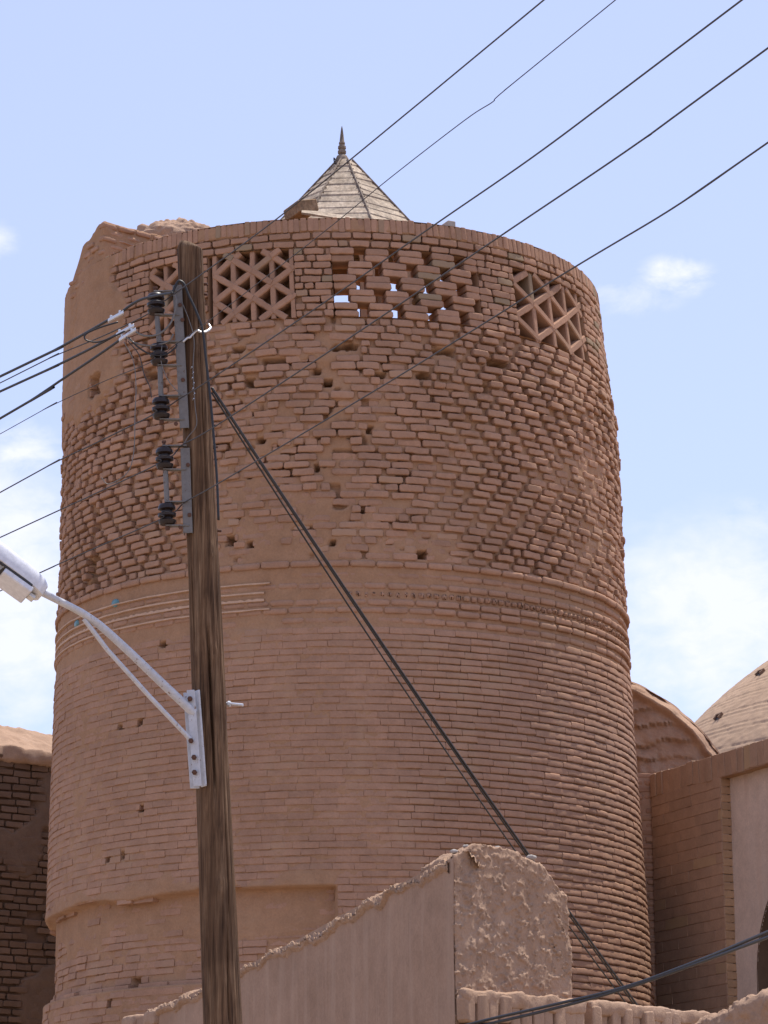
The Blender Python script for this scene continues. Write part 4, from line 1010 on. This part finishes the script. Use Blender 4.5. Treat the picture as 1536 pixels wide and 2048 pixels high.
# steel rails on the street-left face
def rail(x0, y0, x1, y1, Y):
    p, q = at(x0, y0, Y), at(x1, y1, Y); mb = MB(); c = (p + q) / 2; d = q - p; L = np.linalg.norm(d) / 2
    fx = np.cross(d, [0, 1.0, 0]); fx /= np.linalg.norm(fx)
    mb.box(c, d, fx, (0, 1, 0), (L, .027, .003), .001); mb.box(c - fx * .025 * np.sign(fx[0]) + np.array([0, .03, 0]), d, fx, (0, 1, 0), (L, .003, .03), .001)
    mb.box(c + fx * .025 * np.sign(fx[0]) + np.array([0, .02, 0]), d, fx, (0, 1, 0), (L, .003, .02), .001)
    return mb.build('steel_rail', M['galv'], up_)
RY = PY - .095
r1 = rail(354, 570, 369, 856, RY); r2 = rail(370, 896, 376, 1066, RY)
INS = [(312, 607), (318, 708), (322, 816), (329, 916), (334, 1028)]
for k, (x, y) in enumerate(INS):
    c = at(x, y, RY); mb = MB(); hh = 23 * PY / F_PX; r = 18.5 * PY / F_PX
    pr = [(.018, -hh), (r * .80, -hh * .98), (r * .95, -hh * .80), (r * .98, -hh * .62), (r * .62, -hh * .48), (r * .60, -hh * .36), (r, -hh * .22), (r * 1.02, hh * .02), (r * .6, hh * .16), (r * .60, hh * .28), (r * .98, hh * .44), (r * .95, hh * .68), (r * .78, hh * .9), (.018, hh)]
    ins = mb.build('insulator', M['porcelain'], up_) if False else None
    mb.lathe(c, pr, 24, ax_u); ins = mb.build('insulator', M['porcelain'], up_, smooth=True, angle=50)
    rx = 356 + (y - 600) * .045
    for s in (-1, 1):
        a_, b_ = c + ax_u * s * (hh + .006), at(rx, y - s * 24, RY + .012); br = MB(); br.box((a_ + b_) / 2, b_ - a_, (0, 1, 0), ax_u, (np.linalg.norm(b_ - a_) / 2 + .01, .022, .004), .001); br.build('strap_iron', M['galv'], up_)
    bo = MB(); bo.lathe(c - ax_u * (hh + .032), [(.012, 0), (.014, .004), (.014, .02), (.009, .022), (.009, 2 * hh + .06), (.013, 2 * hh + .06), (.013, 2 * hh + .072)], 8, ax_u); bo.build('spindle_bolt', M['rust'], ins)
for (a, b_) in ((0, 1), (1, 2), (3, 4)):
    mb = MB(); mb.tube([at(INS[a][0] + 2, INS[a][1] + 26, RY), at(INS[b_][0], INS[b_][1] - 25, RY)], .016, 10); mb.build('spacer_rod', M['galv'], up_, smooth=True, angle=50)
def stub(x0, y0, x1, y1, Y0, Y1, r, mat, name='through_bolt'):
    mb = MB(); p, q = at(x0, y0, Y0), at(x1, y1, Y1); d = (q - p) / np.linalg.norm(q - p); mb.tube([p, q], r, 10); mb.lathe(p + d * .012, [(r * 1.9, 0), (r * 1.9, .015)], 6, d); return mb.build(name, mat, up_)
stub(452, 1407, 486, 1410, PY, PY - .03, .009, M['clamp'])
for x, y in ((440, 1061), (430, 850), (433, 893), (412, 588), (412, 567)): stub(x - 14, y, x + 3, y + 1, PY, PY - .01, .008, M['rust'])
for x, y in ((365, 640), (366, 760), (376, 930), (379, 1030), (360, 610), (352, 848), (361, 1055)):
    mb = MB(); mb.lathe(at(x, y, RY - .002), [(.013, 0), (.013, .010), (.006, .012)], 6, (0, -1, 0)); mb.build('bolt_head', M['rust'], up_)
# row of bright nail heads and the twisted tie wire
for k in range(7):
    x, y = 383 + k * .6 + (1.5 if k % 2 else -1), 737 + k * 10.5
    mb = MB(); c = at(x, y, PY - .085); mb.tube([c, c + np.array([.007, -.020, .004])], .0035, 6); mb.build('nail', M['clamp'], up_)
tie = MB(); P = [at(x, y, Y) for x, y, Y in ((417, 648, PY - .02), (421, 656, PY - .04), (412, 663, PY - .085), (402, 664, PY - .1), (394, 661, PY - .1), (386, 668, PY - .1), (380, 675, PY - .1), (375, 676, PY - .1), (366, 684, PY - .1))]
tie.tube(spline(P, 6), .007, 7); tie.build('hook_and_tie', M['clamp'], up_, smooth=True)

# ================================================================== WIRES
def cable(name, label, pts, r, mat, group=None, cat='wire', n=8, parts=()):
    mb = MB(); mb.tube(spline(pts, n), r, 6); o = mb.build(name, mat, smooth=True); tag(o, label, cat, group); return o
RD_ = np.array([.39, -1.0]); LD_ = np.array([-.65, 1.0])
def plane_pts(px, P0, d): return [on_plane(x, y, P0, d) for x, y in px]
def ext(pts, Yend, sag=0.0):
    d = pts[-1] - pts[-2]; k = (Yend - pts[-1][1]) / d[1]; return pts + [pts[-1] + d * k * .5 + np.array([0, 0, -sag * .3]), pts[-1] + d * k]
WR = [[(345, 590), (400, 551), (570, 425), (830, 213), (1090, -2)], [(350, 690), (420, 640), (640, 470), (780, 356), (930, 240), (985, 204), (1010, 180), (1232, -1)],
      [(360, 797), (410, 766), (640, 611), (860, 456), (1060, 318), (1240, 184), (1485, -1)], [(366, 889), (430, 853), (720, 662), (1020, 459), (1280, 283), (1536, 96)], [(372, 1003), (440, 965), (780, 763), (1130, 546), (1340, 420), (1490, 317), (1536, 285)]]
WL = [[(305, 622), (215, 668), (100, 716), (0, 766)], [(304, 723), (205, 764), (90, 818), (0, 868)], [(306, 829), (200, 882), (100, 930), (0, 985)], [(315, 928), (200, 983), (100, 1029), (0, 1075)], [(320, 1039), (200, 1092), (120, 1127), (68, 1151), (0, 1182)]]
LABW = ['thin dark wire from the top insulator passing just right of the tower spike', 'thinnest wire from the second insulator, kinked in the open sky', 'dark wire from the third insulator leaving through the sky left of the sagging pair',
        'dark wire from the fourth insulator across the pierced brick screen', 'lowest overhead wire from the bottom insulator, sagging past the right lattice screen']
for k in range(5):
    c = at(INS[k][0], INS[k][1], RY); e0 = c + np.array([.0, -.04, 0]); 
    Rp = plane_pts(WR[k], at(WR[k][0][0], WR[k][0][1], RY - .03), RD_); Lp = plane_pts(WL[k], at(WL[k][0][0], WL[k][0][1], RY), LD_)
    Rp = ext(Rp, -6.0); Lp = ext(Lp, 34.0)
    pts = Lp[::-1] + [c + np.array([-.045, -.02, -.008]), c + np.array([0, -.055, 0]), c + np.array([.05, -.03, .006])] + Rp
    cable('overhead_wire', LABW[k], pts, [.0038, .0025, .0042, .0040, .0038][k], M['wire'], 'overhead wires on the insulators', n=8)
# insulated cables from the left, clamped and looped to the pole
AB = [([(0, 753), (110, 700), (215, 641), (240, 626), (262, 610), (285, 598), (318, 590), (345, 586)], .0085, 'upper black service cable ending in a silver clamp and bending to the pole head'),
      ([(0, 783), (90, 742), (170, 703), (250, 660)], .0080, 'middle black service cable with a silver clamp beside the insulators'),
      ([(0, 837), (60, 802), (130, 755), (200, 708), (262, 664)], .0080, 'lower black service cable with a silver clamp beside the insulators')]
for pts, r, lab in AB:
    P0 = at(262, 650, PY - .13); ps = plane_pts(pts[::-1], P0, LD_); ps = ext(ps, 34.0)
    o = cable('service_cable', lab, ps, r, M['cable'], 'service cables on the pole', 'cable')
    j = {0: (216, 642, 247, 625), 1: (232, 671, 268, 651), 2: (238, 681, 272, 659)}[[q[2] for q in AB].index(lab)]
    a_, b_ = on_plane(j[0], j[1], P0 + np.array([0, -.02, 0]), LD_), on_plane(j[2], j[3], P0 + np.array([0, -.02, 0]), LD_); d = b_ - a_; mb = MB()
    mb.box((a_ + b_) / 2, d, (0, 1, 0), np.cross(d, [0, 1.0, 0]), (np.linalg.norm(d) / 2, .016, .010), .004)
    for s in (-.5, .45): mb.lathe((a_ + b_) / 2 + d * s * .6, [(.008, -.005), (.008, .024), (.005, .026)], 8, np.cross(d, [0, 1.0, 0]) * (1 if np.cross(d, [0, 1.0, 0])[2] > 0 else -1))
    mb.build('clamp', M['clamp'], o)
FY = PY - .14
def loop(name, label, px, r, mat, Y=FY, grp='jumper loops at the pole head'):
    return cable(name, label, [at(x, y, Y if len(q) == 0 else q[0]) for x, y, *q in px], r, mat, grp, 'cable')
loop('jumper_cable', 'black cable running over the pole head and down its street side', [(345, 586), (352, 570), (358, 562), (368, 568), (378, 592), (392, 622), (405, 660), (412, 720), (421, 800), (428, 880), (434, 960), (437, 1040)], .0085, M['cable'])
loop('jumper_cable', 'grey loop of cable hanging from the clamps beside the top insulator', [(266, 652), (272, 664), (292, 672), (318, 668), (340, 648), (350, 622), (352, 598), (344, 584)], .0065, M['wire_grey'])
loop('jumper_cable', 'lower pale loop of cable passing in front of the spacer rod', [(252, 674), (268, 685), (292, 691), (318, 689), (338, 682), (347, 668)], .0055, M['wire_grey'])
loop('jumper_cable', 'small dark cable loop turned back under the upper clamp', [(236, 644), (200, 655), (172, 668), (172, 680), (196, 684), (225, 674), (250, 662)], .0055, M['cable'])
loop('jumper_cable', 'dark cable loop dipping round the second insulator', [(258, 676), (276, 694), (300, 708), (328, 710), (348, 698), (354, 690)], .0055, M['cable'])
loop('tie_wire', 'loose dark wire dangling from the lower clamp', [(256, 682), (278, 710), (288, 748), (300, 775), (303, 795)], .0035, M['wire'], grp='loose wires at the pole')
loop('tie_wire', 'long thin grey wire hanging in a curve down the tower side of the pole', [(248, 684), (266, 720), (272, 770), (270, 830), (268, 900), (255, 945), (218, 968), (203, 955)], .0030, M['wire_grey'], grp='loose wires at the pole')
loop('tie_wire', 'thin grey wire slanting from the second insulator to the steel rail', [(324, 690), (322, 722), (336, 760), (362, 790)], .0030, M['wire_grey'], grp='loose wires at the pole')
loop('tie_wire', 'thin grey earth wire stapled down the street face of the timber pole', [(362, 600), (378, 640), (388, 680), (386, 740), (390, 810), (393, 850), (375, 875), (366, 892)], .0030, M['wire_grey'], Y=PY - .10, grp='loose wires at the pole')
# cables running down to the right behind the mud wall
def stay(px0, px1, Y0, Y1, sag):
    a_, b_ = at(*px0, Y0), at(*px1, Y1); return [a_ + (b_ - a_) * t + np.array([0, 0, -sag * 4 * t * (1 - t)]) for t in np.linspace(0, 1, 12)]
cable('stay_cable', 'upper thick stay cable running from the pole down behind the mud wall', stay((424, 776), (1330, 2085), PY, 25, .075), .0090, M['cable'], 'stay cables', 'cable', 4)
cable('stay_cable', 'lower thin stay cable running beside the thick one behind the mud wall', stay((424, 786), (1312, 2085), PY, 25, .115), .0062, M['cable'], 'stay cables', 'cable', 4)
cable('stay_cable', 'middle strand lying along the underside of the thick stay cable', stay((424, 778), (1326, 2087), PY, 25, .082), .0065, M['cable'], 'stay cables', 'cable', 4)
ys = [17.9, 17.4, 16.8, 16.2, 15.6, 15.0, 14.0]
for k, (lab, dy, r) in enumerate((('upper black cable crossing low in front of the brick on edge wall', 0, .0085), ('lower black cable crossing low in front of the brick on edge wall', 9, .0085))):
    px = [(470, 2140), (800, 2086 + dy * .4), (960, 2043 + dy), (1100, 2011 + dy * .9), (1250, 1974 + dy * .35), (1400, 1920 + dy * .5), (1545, 1860 + dy * 1.2)]
    ps = [at(x, y, Y) for (x, y), Y in zip(px, ys)]; d = ps[-1] - ps[-2]; ps += [ps[-1] + d * 3]
    cable('street_cable', lab, ps, r, M['cable'], 'low street cables', 'cable')

# ================================================================== STREET LAMP
LB = PY - .13
sl = tag(empty('street_lamp', tuple(at(393, 1480, LB))), 'white street lamp on a braced bent arm bolted to the timber pole', 'street lamp')
p, q = at(384, 1382, LB + .02), at(398, 1574, LB + .02); d = q - p; c = (p + q) / 2; L = np.linalg.norm(d) / 2
fx = np.cross(d, [0, 1.0, 0]); fx /= np.linalg.norm(fx); fx = fx * np.sign(fx[0])
mb = MB(); mb.box(c + fx * .028, d, fx, (.55, -1, 0), (L, .006, .030), .002); mb.box(c - fx * .006 + np.array([0, -.035, 0]), d, (1, -.25, 0), (.25, 1, 0), (L, .024, .004), .002); mb.box(c - fx * .02 + np.array([0, .045, 0]), d, (1, 0, 0), (0, 1, 0), (L, .034, .004), .002)
mb.build('mounting_channel', M['white_paint'], sl)
for x, y in ((380, 1398), (382, 1482), (388, 1515), (389, 1545)):
    mb = MB(); mb.lathe(at(x, y, LB - .025), [(.016, 0), (.016, .012), (.009, .014), (.009, .03)], 6, (0, -1, 0)); mb.build('rusty_bolt', M['rust'], sl)
arm = spline([at(388, 1426, LB), at(330, 1372, LB - .07), at(260, 1305, LB - .16), at(205, 1255, LB - .23), at(178, 1235, LB - .27), at(150, 1218, LB - .31), at(78, 1182, LB - .40)], 8)
mb = MB(); mb.tube(arm, np.linspace(.0265, .0205, len(arm)), 14); mb.build('lamp_arm', M['white_paint'], sl, smooth=True, angle=60)
mb = MB(); mb.tube([at(380, 1478, LB - .02), at(300, 1394, LB - .12), at(215, 1300, LB - .22), at(168, 1238, LB - .28)], .0135, 10); mb.build('brace', M['white_paint'], sl, smooth=True, angle=60)
h0, h1 = at(84, 1190, LB - .40), at(-150, 1022, LB - .62); hx = h1 - h0; HL = np.linalg.norm(hx); hx /= HL
hz_ = np.array([0, 0, 1.0]) - hx * hx[2]; hz_ /= np.linalg.norm(hz_); hy = np.cross(hz_, hx)
# the head is twisted a little on its arm so that its glass tips towards the street
rl = R_(10); hy, hz_ = hy * math.cos(rl) + hz_ * math.sin(rl), hz_ * math.cos(rl) - hy * math.sin(rl)
secs = [(0, .045, .052, .022), (.012, .060, .062, .026), (.05, .085, .074, .030), (.16, .105, .086, .030), (.4, .115, .095, .030), (.7, .115, .09, .030), (.92, .10, .07, .03), (1.0, .06, .04, .02)]
V = []; m_ = 20
for s, w, ht, dn in secs:
    for k in range(m_):
        a = 2 * math.pi * k / m_; cx_, sx_ = math.cos(a), math.sin(a)
        x = w * np.sign(cx_) * abs(cx_) ** .55; z = (ht * abs(sx_) ** .7) if sx_ >= 0 else -dn * min(1, abs(sx_) * 3)
        V.append(h0 + hx * s * HL + hy * x + hz_ * z)
Fc = [(i * m_ + k, i * m_ + (k + 1) % m_, (i + 1) * m_ + (k + 1) % m_, (i + 1) * m_ + k) for i in range(len(secs) - 1) for k in range(m_)] + [tuple(range(m_ - 1, -1, -1)), tuple(range((len(secs) - 1) * m_, len(secs) * m_))]
mb = MB(); mb.add(V, Fc); head = mb.build('lamp_head', M['lamp_shell'], sl, smooth=True, angle=40)
mb = MB(); cc = h0 + hx * HL * .53 - hz_ * .034
mb.box(cc, hx, hy, hz_, (HL * .43, .100, .007), .003); mb.build('frame_trim', M['trim_and_shade'], head)
mb = MB(); mb.box(h0 + hx * HL * .20 - hz_ * .058, hx, hy, hz_, (HL * .12, .098, .018), .006); mb.build('control_gear_cover', M['lamp_shell'], head)
mb = MB(); V = []
for s, w, z in ((.335, .095, -.042), (.35, .085, -.085), (.6, .09, -.10), (.86, .075, -.085), (.92, .095, -.042)):
    for x in (-1, -.9, 0, .9, 1): V.append(h0 + hx * HL * s + hy * w * x + hz_ * (z if abs(x) < 1 else -.042))
mb.add(V, [tuple(q) for q in grid_q(5, 5)]); mb.build('lens', M['glass'], head, smooth=True, angle=40)
mb = MB(); mb.box(h0 + hx * .045 - hz_ * .052, hx, hy, hz_, (.02, .03, .012), .003); mb.build('latch', M['clamp'], head)
